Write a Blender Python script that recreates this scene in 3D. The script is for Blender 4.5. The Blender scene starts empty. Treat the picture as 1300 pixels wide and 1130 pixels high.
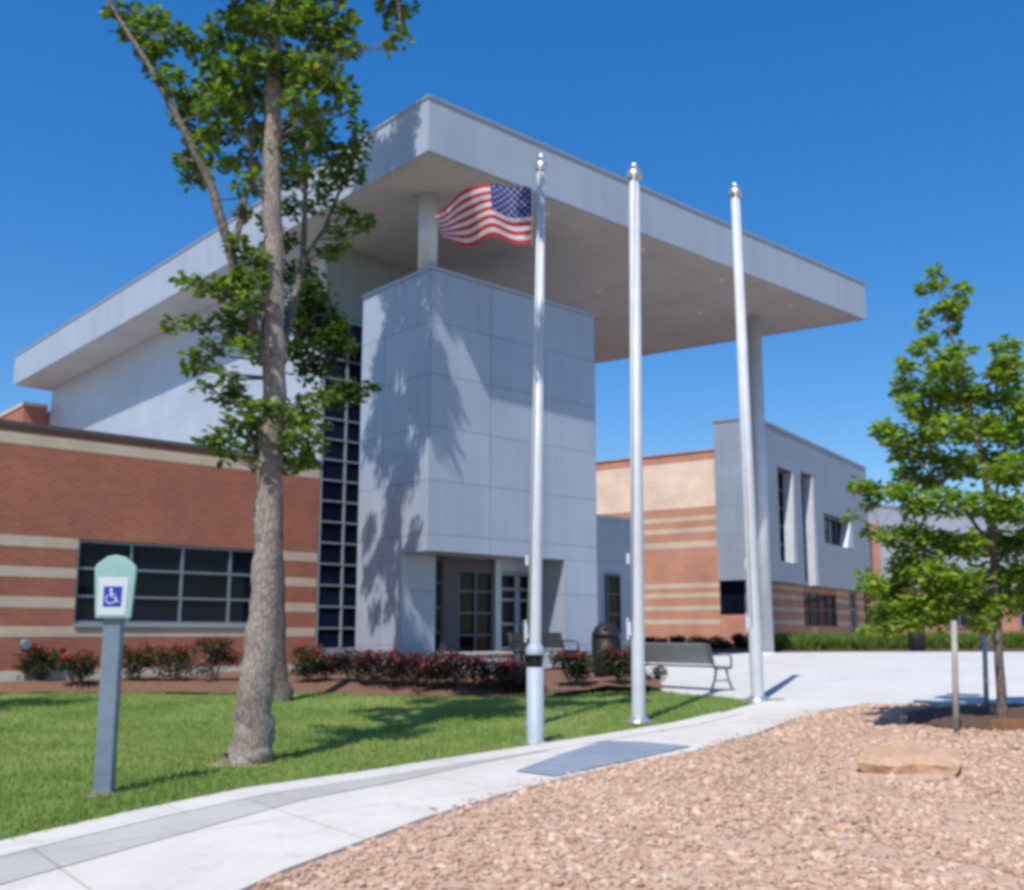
import bpy, bmesh, math, random
from mathutils import Vector, Matrix, noise as mnoise
rnd = random.Random(7)
S = bpy.context.scene
COL = S.collection
R = math.radians

# ------------------------------------------------------------------ camera model and terrain
FL, PX, PY = 1292.0, 650.0, 600.0
TILT = math.atan(205 / 1292.0)
EYE = Vector((0, 0, 1.5))
FW = Vector((0, math.cos(TILT), math.sin(TILT)))
UPV = Vector((0, -math.sin(TILT), math.cos(TILT)))

def at(px, py, Y):
    """a point of the place at ground distance Y"""
    d = FW * FL + Vector((1, 0, 0)) * (px - PX) + UPV * (PY - py)
    return EYE + d * (Y / d.y)

def sp(x, w):
    t = x / w
    return x if t > 30 else w * math.log1p(math.exp(t))

def gz(X, Y):
    """height of the gently rising ground"""
    Ys = 45 - sp(45 - Y, 4.0)
    Xp = 16 - sp(16 - sp(X, 1.5), 2.0)
    Xn = max(-25.0, min(X, 10.0))
    return .02 * Ys + .005 * Xn + .025 * (Xp - 1.04)

def ong(px, py):
    k = 1.5
    p = at(px, py, k)
    while k < 120 and p.z > gz(p.x, p.y):
        k += .03
        p = at(px, py, k)
    return p

# ------------------------------------------------------------------ materials
def nt(name):
    m = bpy.data.materials.new(name)
    m.use_nodes = True
    t = m.node_tree
    return m, t, t.nodes['Principled BSDF']

def N(t, kind, **kw):
    n = t.nodes.new(kind)
    for k, v in kw.items():
        if k.startswith('in_'):
            key = k[3:]
            n.inputs[int(key) if key.isdigit() else key.replace('_', ' ')].default_value = v
        else:
            setattr(n, k, v)
    return n

def ramp(t, fac, stops):
    r = t.nodes.new('ShaderNodeValToRGB')
    el = r.color_ramp.elements
    while len(el) < len(stops):
        el.new(.5)
    for e, (p, c) in zip(el, stops):
        e.position = p
        e.color = (*c, 1)
    t.links.new(fac, r.inputs[0])
    return r.outputs[0]

def coords(t, which='Object'):
    return N(t, 'ShaderNodeTexCoord').outputs[which]

def mixc(t, a, b, f, mode='MIX'):
    m = t.nodes.new('ShaderNodeMix')
    m.data_type = 'RGBA'
    m.blend_type = mode
    for i, v in ((6, a), (7, b)):
        if isinstance(v, (tuple, list)):
            m.inputs[i].default_value = (*v, 1)
        else:
            t.links.new(v, m.inputs[i])
    if isinstance(f, (int, float)):
        m.inputs[0].default_value = f
    else:
        t.links.new(f, m.inputs[0])
    return m.outputs[2]

def bump(t, b, h, strength=.3, dist=.02):
    n = N(t, 'ShaderNodeBump', in_Strength=strength, in_Distance=dist)
    t.links.new(h, n.inputs['Height'])
    t.links.new(n.outputs[0], b.inputs['Normal'])

def mottled(name, c0, c1, scale=3.0, rough=.7, metal=0.0, bumps=0.0, bscale=40, detail=6, spec=.5, which='Object', tr=(.3, .7)):
    m, t, b = nt(name)
    co = coords(t, which)
    n = N(t, 'ShaderNodeTexNoise', in_Scale=scale, in_Detail=detail, in_Roughness=.6)
    t.links.new(co, n.inputs[0])
    t.links.new(ramp(t, n.outputs[0], [(tr[0], c0), (tr[1], c1)]), b.inputs['Base Color'])
    b.inputs['Roughness'].default_value = rough
    b.inputs['Metallic'].default_value = metal
    b.inputs['Specular IOR Level'].default_value = spec
    if bumps:
        n2 = N(t, 'ShaderNodeTexNoise', in_Scale=bscale, in_Detail=5.0)
        t.links.new(co, n2.inputs[0])
        bump(t, b, n2.outputs[0], bumps)
    return m

def brickmat(name, c1, c2, mortar, bw=.21, rh=.075, ms=.011):
    m, t, b = nt(name)
    uv = coords(t, 'UV')
    br = N(t, 'ShaderNodeTexBrick', in_Scale=1.0)
    br.inputs['Color1'].default_value = (*c1, 1)
    br.inputs['Color2'].default_value = (*c2, 1)
    br.inputs['Mortar'].default_value = (*mortar, 1)
    br.inputs['Mortar Size'].default_value = ms
    br.inputs['Brick Width'].default_value = bw
    br.inputs['Row Height'].default_value = rh
    t.links.new(uv, br.inputs[0])
    n = N(t, 'ShaderNodeTexNoise', in_Scale=.9, in_Detail=5.0)
    t.links.new(uv, n.inputs[0])
    st = ramp(t, n.outputs[0], [(.3, (.82, .82, .82)), (.7, (1.1, 1.08, 1.06))])
    t.links.new(mixc(t, br.outputs[0], st, 1.0, 'MULTIPLY'), b.inputs['Base Color'])
    b.inputs['Roughness'].default_value = .85
    bump(t, b, br.outputs['Fac'], -.4, .01)
    return m

def panelmat(name, base, seam, bw, rh, ms=.012, rough=.38, metal=.35, off=0.0):
    """flat metal cladding with open joints and a slight change of tone from sheet to sheet"""
    m, t, b = nt(name)
    uv = coords(t, 'UV')
    br = N(t, 'ShaderNodeTexBrick', in_Scale=1.0)
    br.offset = off
    br.inputs['Color1'].default_value = (*[c * .965 for c in base], 1)
    br.inputs['Color2'].default_value = (*[min(1, c * 1.035) for c in base], 1)
    br.inputs['Mortar'].default_value = (*seam, 1)
    br.inputs['Mortar Size'].default_value = ms
    br.inputs['Brick Width'].default_value = bw
    br.inputs['Row Height'].default_value = rh
    t.links.new(uv, br.inputs[0])
    n = N(t, 'ShaderNodeTexNoise', in_Scale=.7, in_Detail=6.0)
    t.links.new(uv, n.inputs[0])
    st = ramp(t, n.outputs[0], [(.3, (.93, .93, .94)), (.7, (1.04, 1.04, 1.03))])
    mp = N(t, 'ShaderNodeMapping')
    mp.inputs['Scale'].default_value = (5.0, .35, 1)
    t.links.new(uv, mp.inputs[0])
    sk_ = N(t, 'ShaderNodeTexNoise', in_Scale=1.0, in_Detail=6.0)
    t.links.new(mp.outputs[0], sk_.inputs[0])
    st = mixc(t, st, ramp(t, sk_.outputs[0], [(.3, (.93, .93, .93)), (.6, (1.02, 1.02, 1.02))]), 1.0, 'MULTIPLY')
    t.links.new(mixc(t, br.outputs[0], st, 1.0, 'MULTIPLY'), b.inputs['Base Color'])
    rr = N(t, 'ShaderNodeMapRange', in_3=rough - .07, in_4=rough + .1)
    t.links.new(n.outputs[0], rr.inputs[0])
    t.links.new(rr.outputs[0], b.inputs['Roughness'])
    b.inputs['Metallic'].default_value = metal
    n2 = N(t, 'ShaderNodeTexNoise', in_Scale=.5, in_Detail=2.0)
    t.links.new(uv, n2.inputs[0])
    bump(t, b, n2.outputs[0], .12, .05)
    return m

def leafmat(name, stops, rough=.45, trans=.35, patchy=False):
    m, t, b = nt(name)
    g = N(t, 'ShaderNodeNewGeometry')
    c = ramp(t, g.outputs['Random Per Island'], stops)
    t.links.new(c, b.inputs['Base Color'])
    b.inputs['Roughness'].default_value = rough
    b.inputs['Specular IOR Level'].default_value = .4
    if patchy:
        pn = N(t, 'ShaderNodeTexNoise', in_Scale=.55, in_Detail=5.0)
        t.links.new(coords(t), pn.inputs[0])
        c = mixc(t, c, ramp(t, pn.outputs[0], [(.28, (.72, .84, .68)), (.5, (1.0, 1.0, .95)), (.72, (1.3, 1.14, 1.2))]), 1.0, 'MULTIPLY')
        t.links.new(c, b.inputs['Base Color'])
    tr = N(t, 'ShaderNodeBsdfTranslucent')
    t.links.new(mixc(t, c, (1.5, 1.7, .6), 1.0, 'MULTIPLY'), tr.inputs[0])
    mx = N(t, 'ShaderNodeMixShader', in_0=trans)
    t.links.new(b.outputs[0], mx.inputs[1])
    t.links.new(tr.outputs[0], mx.inputs[2])
    t.links.new(mx.outputs[0], t.nodes['Material Output'].inputs[0])
    return m

def plain(name, c, rough=.5, metal=0.0, spec=.5):
    return mottled(name, [x * .93 for x in c], [min(1, x * 1.06) for x in c], 6.0, rough, metal, spec=spec)

def glassmat(name, c, rough=.05, spec=.5):
    m, t, b = nt(name)
    n = N(t, 'ShaderNodeTexNoise', in_Scale=.6, in_Detail=2.0)
    t.links.new(coords(t), n.inputs[0])
    t.links.new(ramp(t, n.outputs[0], [(.35, [x * .6 for x in c]), (.7, [x * 1.4 for x in c])]), b.inputs['Base Color'])
    b.inputs['Roughness'].default_value = rough
    b.inputs['Specular IOR Level'].default_value = spec
    bump(t, b, n.outputs[0], .04, .1)
    return m

M = {}
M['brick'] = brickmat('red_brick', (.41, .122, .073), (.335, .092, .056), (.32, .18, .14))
M['brick_lit'] = brickmat('orange_brick', (.54, .215, .14), (.46, .17, .105), (.50, .34, .25))  # lighter, more orange brick of the two further buildings
M['band'] = brickmat('buff_block', (.59, .49, .385), (.55, .455, .355), (.50, .43, .35), .42, .115, .008)
M['beige'] = brickmat('beige_block', (.80, .63, .50), (.76, .59, .465), (.58, .46, .35), .42, .21, .007)
M['concrete'] = mottled('concrete', (.50, .47, .43), (.60, .57, .53), 2.2, .85, bumps=.15)
M['panel'] = panelmat('blue_grey_metal_panel', (.38, .43, .52), (.22, .25, .31), 1.83, 1.24, rough=.45, metal=.18)
M['fascia'] = panelmat('fascia_metal_panel', (.38, .43, .51), (.31, .35, .42), 3.05, 30, .008, .5, .1)
M['white_panel'] = panelmat('pale_metal_panel', (.44, .48, .55), (.34, .37, .43), 3.4, 1.45, .01, .45, .2)
M['grey_panel'] = panelmat('slate_metal_panel', (.29, .335, .41), (.235, .275, .34), 2.4, .62, .012, .5, .12)
M['soffit'] = panelmat('soffit_panel', (.47, .45, .455), (.37, .35, .35), 1.2, .3, .012, .7, 0.0)
M['coping'] = plain('coping_metal', (.42, .43, .45), .4, .5)
M['dark_coping'] = plain('dark_coping', (.10, .09, .10), .5, .3)
M['frame'] = plain('window_frame_aluminium', (.24, .29, .34), .4, .5)
M['light_frame'] = plain('pale_window_frame', (.42, .47, .52), .4, .4)
M['glass'] = glassmat('dark_glass', (.006, .009, .022), spec=.16)
M['blueglass'] = glassmat('blue_glass', (.008, .013, .04), spec=.2)
M['doorway'] = glassmat('door_glass', (.010, .006, .008), spec=.18)
M['recess'] = plain('recess_panel', (.075, .075, .085), .6)  # shade of the entrance recess is put into this dark colour
M['dark_frame'] = plain('dark_window_frame', (.10, .11, .13), .45, .3)  # frame tone darkened to paint in shade at the entrance recess
M['roofing'] = plain('roof_membrane', (.40, .40, .40), .9)
M['lamp'] = plain('downlight_trim', (.62, .60, .56), .4)
M['alu'] = mottled('brushed_aluminium', (.55, .56, .58), (.66, .67, .69), 4, .32, .75)
M['alu_white'] = mottled('satin_aluminium', (.52, .54, .59), (.62, .64, .69), 3, .55, .15)
M['bolt'] = plain('bollard_metal', (.36, .41, .48), .6, .1)
M['black'] = plain('black_metal', (.012, .010, .011), .5)
M['bench'] = plain('bench_coating', (.27, .28, .285), .55)
M['bench_dark'] = plain('dark_bench_coating', (.035, .03, .03), .5)
M['postgrey'] = mottled('post_plastic', (.13, .17, .225), (.19, .235, .295), 7, .55, bumps=.08)
M['teal'] = mottled('weathered_teal_paint', (.22, .40, .38), (.31, .48, .46), 6, .5)
M['signwhite'] = plain('sign_white', (.55, .60, .62), .4)
M['signblue'] = plain('sign_blue', (.012, .04, .36), .4)
M['symbol'] = plain('symbol_white', (.62, .68, .75), .4)
M['flagred'] = plain('flag_red', (.50, .035, .05), .8)
M['flagwhite'] = plain('flag_white', (.74, .66, .68), .8)
M['flagblue'] = plain('flag_blue', (.012, .03, .17), .8)
for k_ in ('flagred', 'flagwhite'):
    t_ = M[k_].node_tree
    b_ = t_.nodes['Principled BSDF']
    l_ = b_.inputs['Base Color'].links[0].from_socket
    tr_ = N(t_, 'ShaderNodeBsdfTranslucent')
    t_.links.new(l_, tr_.inputs[0])
    mx_ = N(t_, 'ShaderNodeMixShader', in_0=.35)
    t_.links.new(b_.outputs[0], mx_.inputs[1]); t_.links.new(tr_.outputs[0], mx_.inputs[2])
    t_.links.new(mx_.outputs[0], t_.nodes['Material Output'].inputs[0])
M['wood'] = mottled('stake_wood', (.27, .24, .21), (.40, .36, .32), 9, .85)
M['rust'] = mottled('rusted_steel', (.16, .075, .035), (.28, .13, .06), 7, .85)
M['rope'] = plain('rope', (.7, .7, .68), .8)

def barkmat(name, a, b2, zs=.38):
    m, t, b = nt(name)
    mp = N(t, 'ShaderNodeMapping')
    mp.inputs['Scale'].default_value = (1, 1, zs)
    t.links.new(coords(t), mp.inputs[0])
    wn = N(t, 'ShaderNodeTexNoise', in_Scale=9.0, in_Detail=4.0)
    t.links.new(mp.outputs[0], wn.inputs[0])
    ad = N(t, 'ShaderNodeMix', data_type='RGBA', blend_type='ADD')
    ad.inputs[0].default_value = .12
    t.links.new(mp.outputs[0], ad.inputs[6]); t.links.new(wn.outputs['Color'], ad.inputs[7])
    vo = N(t, 'ShaderNodeTexVoronoi', feature='DISTANCE_TO_EDGE', in_Scale=24.0)
    t.links.new(ad.outputs[2], vo.inputs[0])
    nn = N(t, 'ShaderNodeTexNoise', in_Scale=34.0, in_Detail=8.0, in_Roughness=.7)
    t.links.new(mp.outputs[0], nn.inputs[0])
    vr = N(t, 'ShaderNodeMapRange', in_1=0.0, in_2=.22)
    t.links.new(vo.outputs['Distance'], vr.inputs[0])
    n = N(t, 'ShaderNodeMath', operation='MULTIPLY_ADD')
    n.inputs[1].default_value = .45
    t.links.new(vr.outputs[0], n.inputs[0])
    hf = N(t, 'ShaderNodeMath', operation='MULTIPLY')
    hf.inputs[1].default_value = .6
    t.links.new(nn.outputs[0], hf.inputs[0]); t.links.new(hf.outputs[0], n.inputs[2])
    n2 = N(t, 'ShaderNodeTexNoise', in_Scale=2.2, in_Detail=4.0)
    t.links.new(coords(t), n2.inputs[0])
    c = ramp(t, n.outputs[0], [(.3, a), (.62, b2)])
    c2 = ramp(t, n2.outputs[0], [(.35, (.75, .72, .70)), (.65, (1.12, 1.1, 1.06))])
    t.links.new(mixc(t, c, c2, 1.0, 'MULTIPLY'), b.inputs['Base Color'])
    b.inputs['Roughness'].default_value = .9
    bump(t, b, n.outputs[0], .6, .02)
    return m
M['bark'] = barkmat('pale_bark', (.155, .13, .115), (.335, .285, .255))
M['bark_limb'] = barkmat('limb_bark', (.06, .05, .045), (.22, .185, .16))  # darker copy of the trunk bark; shade on the limbs is painted in
M['bark_dark'] = barkmat('dark_bark', (.07, .055, .05), (.20, .165, .145))
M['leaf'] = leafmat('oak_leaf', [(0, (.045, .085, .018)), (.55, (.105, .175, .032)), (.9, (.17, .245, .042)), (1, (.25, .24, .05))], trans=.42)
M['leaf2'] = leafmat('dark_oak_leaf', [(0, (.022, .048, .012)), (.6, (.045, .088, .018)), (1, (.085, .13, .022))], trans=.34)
M['leaf3'] = leafmat('young_oak_leaf', [(0, (.085, .16, .032)), (.45, (.18, .275, .042)), (.9, (.29, .37, .055)), (.97, (.32, .34, .06)), (1, (.36, .18, .07))], trans=.5)
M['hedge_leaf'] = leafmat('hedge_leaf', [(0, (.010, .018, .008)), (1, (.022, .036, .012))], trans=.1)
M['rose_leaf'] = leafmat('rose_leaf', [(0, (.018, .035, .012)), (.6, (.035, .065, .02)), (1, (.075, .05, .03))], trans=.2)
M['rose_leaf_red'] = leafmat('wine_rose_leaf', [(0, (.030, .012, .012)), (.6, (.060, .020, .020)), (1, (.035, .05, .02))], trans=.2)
M['petal'] = leafmat('rose_petal', [(0, (.34, .010, .02)), (.7, (.5, .02, .04)), (1, (.55, .10, .14))], trans=.2)
M['blade'] = leafmat('grass_blade', [(0, (.165, .245, .055)), (.6, (.235, .325, .08)), (.95, (.33, .365, .12)), (1, (.42, .38, .18))], .6, .3, True)
M['tuft'] = leafmat('tall_grass_blade', [(0, (.08, .15, .025)), (.7, (.15, .24, .04)), (1, (.25, .28, .07))], .6, .35)

def lawnmat():
    m, t, b = nt('lawn_turf')
    co = coords(t)
    a = N(t, 'ShaderNodeTexNoise', in_Scale=.55, in_Detail=5.0)
    f = N(t, 'ShaderNodeTexNoise', in_Scale=60.0, in_Detail=5.0, in_Roughness=.75)
    for n in (a, f):
        t.links.new(co, n.inputs[0])
    c1 = ramp(t, f.outputs[0], [(.3, (.13, .20, .045)), (.55, (.20, .285, .07)), (.75, (.28, .345, .10))])
    c2 = ramp(t, a.outputs[0], [(.28, (.72, .84, .68)), (.5, (1.0, 1.0, .95)), (.72, (1.3, 1.14, 1.2))])
    t.links.new(mixc(t, c1, c2, 1.0, 'MULTIPLY'), b.inputs['Base Color'])
    b.inputs['Roughness'].default_value = .95
    bump(t, b, f.outputs[0], .8, .03)
    return m
M['lawn'] = lawnmat()

def slabmat(name, a, b2, joint=1.5, rot=0.0, jw=.012, spots=True):
    m, t, b = nt(name)
    co = coords(t)
    mp = N(t, 'ShaderNodeMapping')
    mp.inputs['Rotation'].default_value = (0, 0, rot)
    t.links.new(co, mp.inputs[0])
    n = N(t, 'ShaderNodeTexNoise', in_Scale=.8, in_Detail=7.0, in_Roughness=.65)
    t.links.new(co, n.inputs[0])
    f = N(t, 'ShaderNodeTexNoise', in_Scale=90.0, in_Detail=3.0)
    t.links.new(co, f.inputs[0])
    n3 = N(t, 'ShaderNodeTexNoise', in_Scale=3.5, in_Detail=8.0, in_Roughness=.75)
    t.links.new(co, n3.inputs[0])
    c = ramp(t, n.outputs[0], [(.3, a), (.7, b2)])
    c = mixc(t, c, ramp(t, n3.outputs[0], [(.32, (.82, .80, .77)), (.46, (1, 1, 1)), (1, (1.03, 1.03, 1.02))]), 1.0, 'MULTIPLY')
    br = N(t, 'ShaderNodeTexBrick', in_Scale=1.0)
    br.offset = 0
    br.inputs['Color1'].default_value = (1, 1, 1, 1)
    br.inputs['Color2'].default_value = (.95, .95, .95, 1)
    br.inputs['Mortar'].default_value = (.74, .72, .69, 1)
    br.inputs['Mortar Size'].default_value = jw
    br.inputs['Brick Width'].default_value = joint
    br.inputs['Row Height'].default_value = joint
    t.links.new(mp.outputs[0], br.inputs[0])
    c = mixc(t, c, br.outputs[0], 1.0, 'MULTIPLY')
    g = ramp(t, f.outputs[0], [(.3, (.9, .9, .9)), (.7, (1.06, 1.06, 1.06))])
    t.links.new(mixc(t, c, g, 1.0, 'MULTIPLY'), b.inputs['Base Color'])
    b.inputs['Roughness'].default_value = .88
    bump(t, b, f.outputs[0], .15, .006)
    return m
M['path'] = slabmat('path_concrete', (.57, .53, .485), (.68, .64, .595), 1.8, R(-38))
M['plaza'] = slabmat('plaza_concrete', (.56, .545, .53), (.65, .635, .62), 3.0, R(42), .016)
M['gutter'] = slabmat('grey_concrete', (.40, .385, .36), (.50, .485, .46), 1.8, R(-38))
M['ramp'] = slabmat('blue_grey_paving', (.20, .245, .32), (.26, .305, .38), .3, R(-38), .01)  # bluish shadow on the white path, put into a slab colour
M['kerb'] = slabmat('kerb_concrete', (.56, .53, .49), (.66, .63, .59), 1.5, R(-38))
M['soil'] = mottled('dry_soil', (.26, .19, .12), (.40, .31, .21), 1.2, .95, bumps=.6, bscale=30)
M['mulch'] = mottled('bark_mulch', (.11, .055, .035), (.24, .125, .08), 14, .95, bumps=1.0, bscale=50)
M['mulch_dark'] = mottled('dark_mulch', (.06, .035, .025), (.15, .085, .055), 14, .95, bumps=1.0, bscale=50)
M['gravelbase'] = mottled('gravel_ground', (.44, .29, .20), (.60, .43, .32), 9, .95, bumps=1.0, bscale=35)
def rockmat(name, stops):
    m, t, b = nt(name)
    g = N(t, 'ShaderNodeNewGeometry')
    c = ramp(t, g.outputs['Random Per Island'], stops)
    n = N(t, 'ShaderNodeTexNoise', in_Scale=14.0, in_Detail=6.0)
    t.links.new(coords(t), n.inputs[0])
    s = ramp(t, n.outputs[0], [(.3, (.80, .77, .75)), (.7, (1.12, 1.1, 1.08))])
    big = N(t, 'ShaderNodeTexNoise', in_Scale=.7, in_Detail=4.0)
    t.links.new(coords(t), big.inputs[0])
    s2 = ramp(t, big.outputs[0], [(.3, (.86, .83, .82)), (.7, (1.1, 1.1, 1.12))])
    c = mixc(t, c, s2, 1.0, 'MULTIPLY')
    t.links.new(mixc(t, c, s, 1.0, 'MULTIPLY'), b.inputs['Base Color'])
    b.inputs['Roughness'].default_value = .92
    bump(t, b, n.outputs[0], .5, .02)
    return m
M['stone'] = rockmat('crushed_stone', [(0, (.42, .27, .19)), (.4, (.51, .345, .25)), (.75, (.57, .41, .305)), (.97, (.64, .50, .39)), (1, (.50, .42, .36))])
M['boulder'] = rockmat('sandstone', [(0, (.50, .33, .22)), (1, (.52, .35, .235))])

# ------------------------------------------------------------------ mesh helpers
class MB:
    def __init__(s):
        s.v, s.f, s.m, s.sm = [], [], [], []
    def add(s, vs, fs, mat=0, smooth=False):
        b = len(s.v)
        s.v += [tuple(v) for v in vs]
        for f in fs:
            s.f.append(tuple(b + i for i in f)); s.m.append(mat); s.sm.append(smooth)
    def box(s, x0, x1, y0, y1, z0, z1, mat=0):
        s.add([(x0, y0, z0), (x1, y0, z0), (x1, y1, z0), (x0, y1, z0), (x0, y0, z1), (x1, y0, z1), (x1, y1, z1), (x0, y1, z1)],
              [(0, 3, 2, 1), (4, 5, 6, 7), (0, 1, 5, 4), (1, 2, 6, 5), (2, 3, 7, 6), (3, 0, 4, 7)], mat)
    def prism(s, poly, z0, z1, mat=0, side=None, bottom=None):
        n = len(poly)
        vs = [(x, y, z0) for x, y in poly] + [(x, y, z1) for x, y in poly]
        b = len(s.v)
        s.v += vs
        s.f.append(tuple(b + n + i for i in range(n))); s.m.append(mat); s.sm.append(False)
        s.f.append(tuple(b + i for i in reversed(range(n)))); s.m.append(mat if bottom is None else bottom); s.sm.append(False)
        for i in range(n):
            j = (i + 1) % n
            s.f.append((b + i, b + j, b + n + j, b + n + i)); s.m.append(mat if side is None else side); s.sm.append(False)
    def tube(s, pts, rads, n=10, mat=0, cap=True, wob=0.0, seed=0):
        pts = [Vector(p) for p in pts]
        rings = []
        ref = None
        for i, p in enumerate(pts):
            d = (pts[min(i + 1, len(pts) - 1)] - pts[max(i - 1, 0)])
            if d.length < 1e-9:
                d = Vector((0, 0, 1))
            d.normalize()
            if ref is None:
                ref = Vector((1, 0, 0)) if abs(d.x) < .9 else Vector((0, 1, 0))
            a = (ref - d * ref.dot(d)).normalized()
            ref = a
            bb = d.cross(a)
            ring = []
            for k in range(n):
                th = 2 * math.pi * k / n
                r = rads[i]
                if wob:
                    r *= 1 + wob * mnoise.noise(Vector((math.cos(th) * 1.3 + seed, math.sin(th) * 1.3, i * .5)))
                ring.append(p + a * (math.cos(th) * r) + bb * (math.sin(th) * r))
            rings.append(ring)
        vs = [v for r in rings for v in r]
        fs = []
        for i in range(len(rings) - 1):
            for k in range(n):
                fs.append((i * n + k, i * n + (k + 1) % n, (i + 1) * n + (k + 1) % n, (i + 1) * n + k))
        s.add(vs, fs, mat, True)
        if cap:
            b = len(s.v) - len(vs)
            L = len(rings)
            s.f.append(tuple(b + k for k in reversed(range(n)))); s.m.append(mat); s.sm.append(False)
            s.f.append(tuple(b + (L - 1) * n + k for k in range(n))); s.m.append(mat); s.sm.append(False)
    def lathe(s, prof, c=(0, 0), n=20, mat=0):
        vs, fs = [], []
        for r, z in prof:
            for k in range(n):
                th = 2 * math.pi * k / n
                vs.append((c[0] + r * math.cos(th), c[1] + r * math.sin(th), z))
        for i in range(len(prof) - 1):
            for k in range(n):
                fs.append((i * n + k, i * n + (k + 1) % n, (i + 1) * n + (k + 1) % n, (i + 1) * n + k))
        s.add(vs, fs, mat, True)
        b = len(s.v) - len(vs)
        L = len(prof)
        s.f.append(tuple(b + k for k in reversed(range(n)))); s.m.append(mat); s.sm.append(False)
        s.f.append(tuple(b + (L - 1) * n + k for k in range(n))); s.m.append(mat); s.sm.append(False)
    def rock(s, c, sx, sy, sz, mat=0, rg=rnd, jag=.25, rz=0.0, smooth=False):
        bm = ICO[0]
        ca, sa = math.cos(rz), math.sin(rz)
        vs = []
        for x, y, z in bm:
            k = 1 + rg.uniform(-jag, jag)
            x, y, z = x * sx * k, y * sy * k, z * sz * k
            vs.append((c[0] + x * ca - y * sa, c[1] + x * sa + y * ca, c[2] + z))
        s.add(vs, ICO[1], mat, smooth)
    def build(s, name, mats, parent=None, bevel=0.0, uv=True, loc=None):
        me = bpy.data.meshes.new(name)
        me.from_pydata(s.v, [], s.f)
        for mm in (mats if isinstance(mats, (list, tuple)) else [mats]):
            me.materials.append(M[mm] if isinstance(mm, str) else mm)
        me.polygons.foreach_set('material_index', s.m)
        me.polygons.foreach_set('use_smooth', s.sm)
        if uv:
            ul = me.uv_layers.new(name='UVMap')
            for p in me.polygons:
                nx, ny, nz = p.normal
                for li in p.loop_indices:
                    x, y, z = me.vertices[me.loops[li].vertex_index].co
                    if abs(nz) > .7:
                        w = (x, y)
                    elif abs(nx) > abs(ny):
                        w = (y, z)
                    else:
                        w = (x, z)
                    ul.data[li].uv = w
        me.update()
        o = bpy.data.objects.new(name, me)
        COL.objects.link(o)
        if parent:
            o.parent = parent
        if loc:
            o.location = loc
        if bevel:
            md = o.modifiers.new('bevel', 'BEVEL')
            md.width = bevel; md.segments = 2; md.limit_method = 'ANGLE'
        return o

def _ico():
    bm = bmesh.new()
    bmesh.ops.create_icosphere(bm, subdivisions=1, radius=1)
    r = ([tuple(v.co) for v in bm.verts], [tuple(v.index for v in f.verts) for f in bm.faces])
    bm.free()
    return r
ICO = _ico()

def tag(o, label=None, cat=None, group=None, kind=None):
    for k, v in (('label', label), ('category', cat), ('group', group), ('kind', kind)):
        if v:
            o[k] = v
    return o

def empty(name, loc=(0, 0, 0), rz=0.0, **kw):
    o = bpy.data.objects.new(name, None)
    o.empty_display_size = .2
    COL.objects.link(o)
    o.location = loc
    o.rotation_euler = (0, 0, rz)
    return tag(o, **kw)

def copy_tree(o, parent=None):
    c = o.copy()
    COL.objects.link(c)
    c.parent = parent
    for ch in list(o.children):
        copy_tree(ch, c)
    return c

def box(name, b, mat, parent, bevel=0.0):
    m = MB(); m.box(*b)
    return m.build(name, mat, parent, bevel)

# ------------------------------------------------------------------ ground sheets
def sheet(name, poly, off, mat, step=.6, thick=0.0, amp=0.0, ns=1.0, kind='structure', zf=None):
    bm = bmesh.new()
    vs = [bm.verts.new((x, y, 0)) for x, y in poly]
    bm.faces.new(vs)
    xs = [p[0] for p in poly]; ys = [p[1] for p in poly]
    for ax, lo, hi in ((0, min(xs), max(xs)), (1, min(ys), max(ys))):
        k = math.floor(lo / step) * step
        while k < hi:
            no = Vector((1, 0, 0)) if ax == 0 else Vector((0, 1, 0))
            bmesh.ops.bisect_plane(bm, geom=bm.verts[:] + bm.edges[:] + bm.faces[:], plane_co=no * k, plane_no=no, dist=1e-5)
            k += step
    bmesh.ops.recalc_face_normals(bm, faces=bm.faces[:])
    for f in bm.faces:
        if f.normal.z < 0:
            f.normal_flip()
    if thick:
        r = bmesh.ops.extrude_face_region(bm, geom=bm.faces[:])
        newv = {e for e in r['geom'] if isinstance(e, bmesh.types.BMVert)}
        for v in bm.verts:
            if v not in newv:
                v.co.z = -thick
    for v in bm.verts:
        v.co.z += (zf(v.co.x, v.co.y) if zf else gz(v.co.x, v.co.y)) + off
        if amp and v.co.z > -50:
            v.co.z += amp * mnoise.noise(Vector((v.co.x * ns, v.co.y * ns, 3.1)))
    bmesh.ops.recalc_face_normals(bm, faces=bm.faces[:])
    if not thick:
        for f in bm.faces:
            if f.normal.z < 0:
                f.normal_flip()
    for f in bm.faces:
        f.smooth = not thick
    me = bpy.data.meshes.new(name)
    bm.to_mesh(me); bm.free()
    me.materials.append(M[mat])
    o = bpy.data.objects.new(name, me)
    COL.objects.link(o)
    return tag(o, kind=kind)

def gp(*pts):
    return [tuple(ong(x, y)[:2]) for x, y in pts]

def grid(name, xs, ys, off, mat):
    m = MB()
    vs = [(x, y, gz(x, y) + off) for y in ys for x in xs]
    w = len(xs)
    fs = [(j * w + i, j * w + i + 1, (j + 1) * w + i + 1, (j + 1) * w + i) for j in range(len(ys) - 1) for i in range(w - 1)]
    m.add(vs, fs, 0, True)
    return tag(m.build(name, mat, uv=False), kind='structure')
xs = [-400, -200, -100, -60, -40] + [-30 + 2 * i for i in range(31)] + [40, 60, 100, 200, 400]
ys = [-60, -30, -15, -8] + [-4 + 2 * i for i in range(35)] + [80, 110, 160, 250, 420, 700]
grid('ground', xs, ys, -.10, 'soil')

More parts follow.
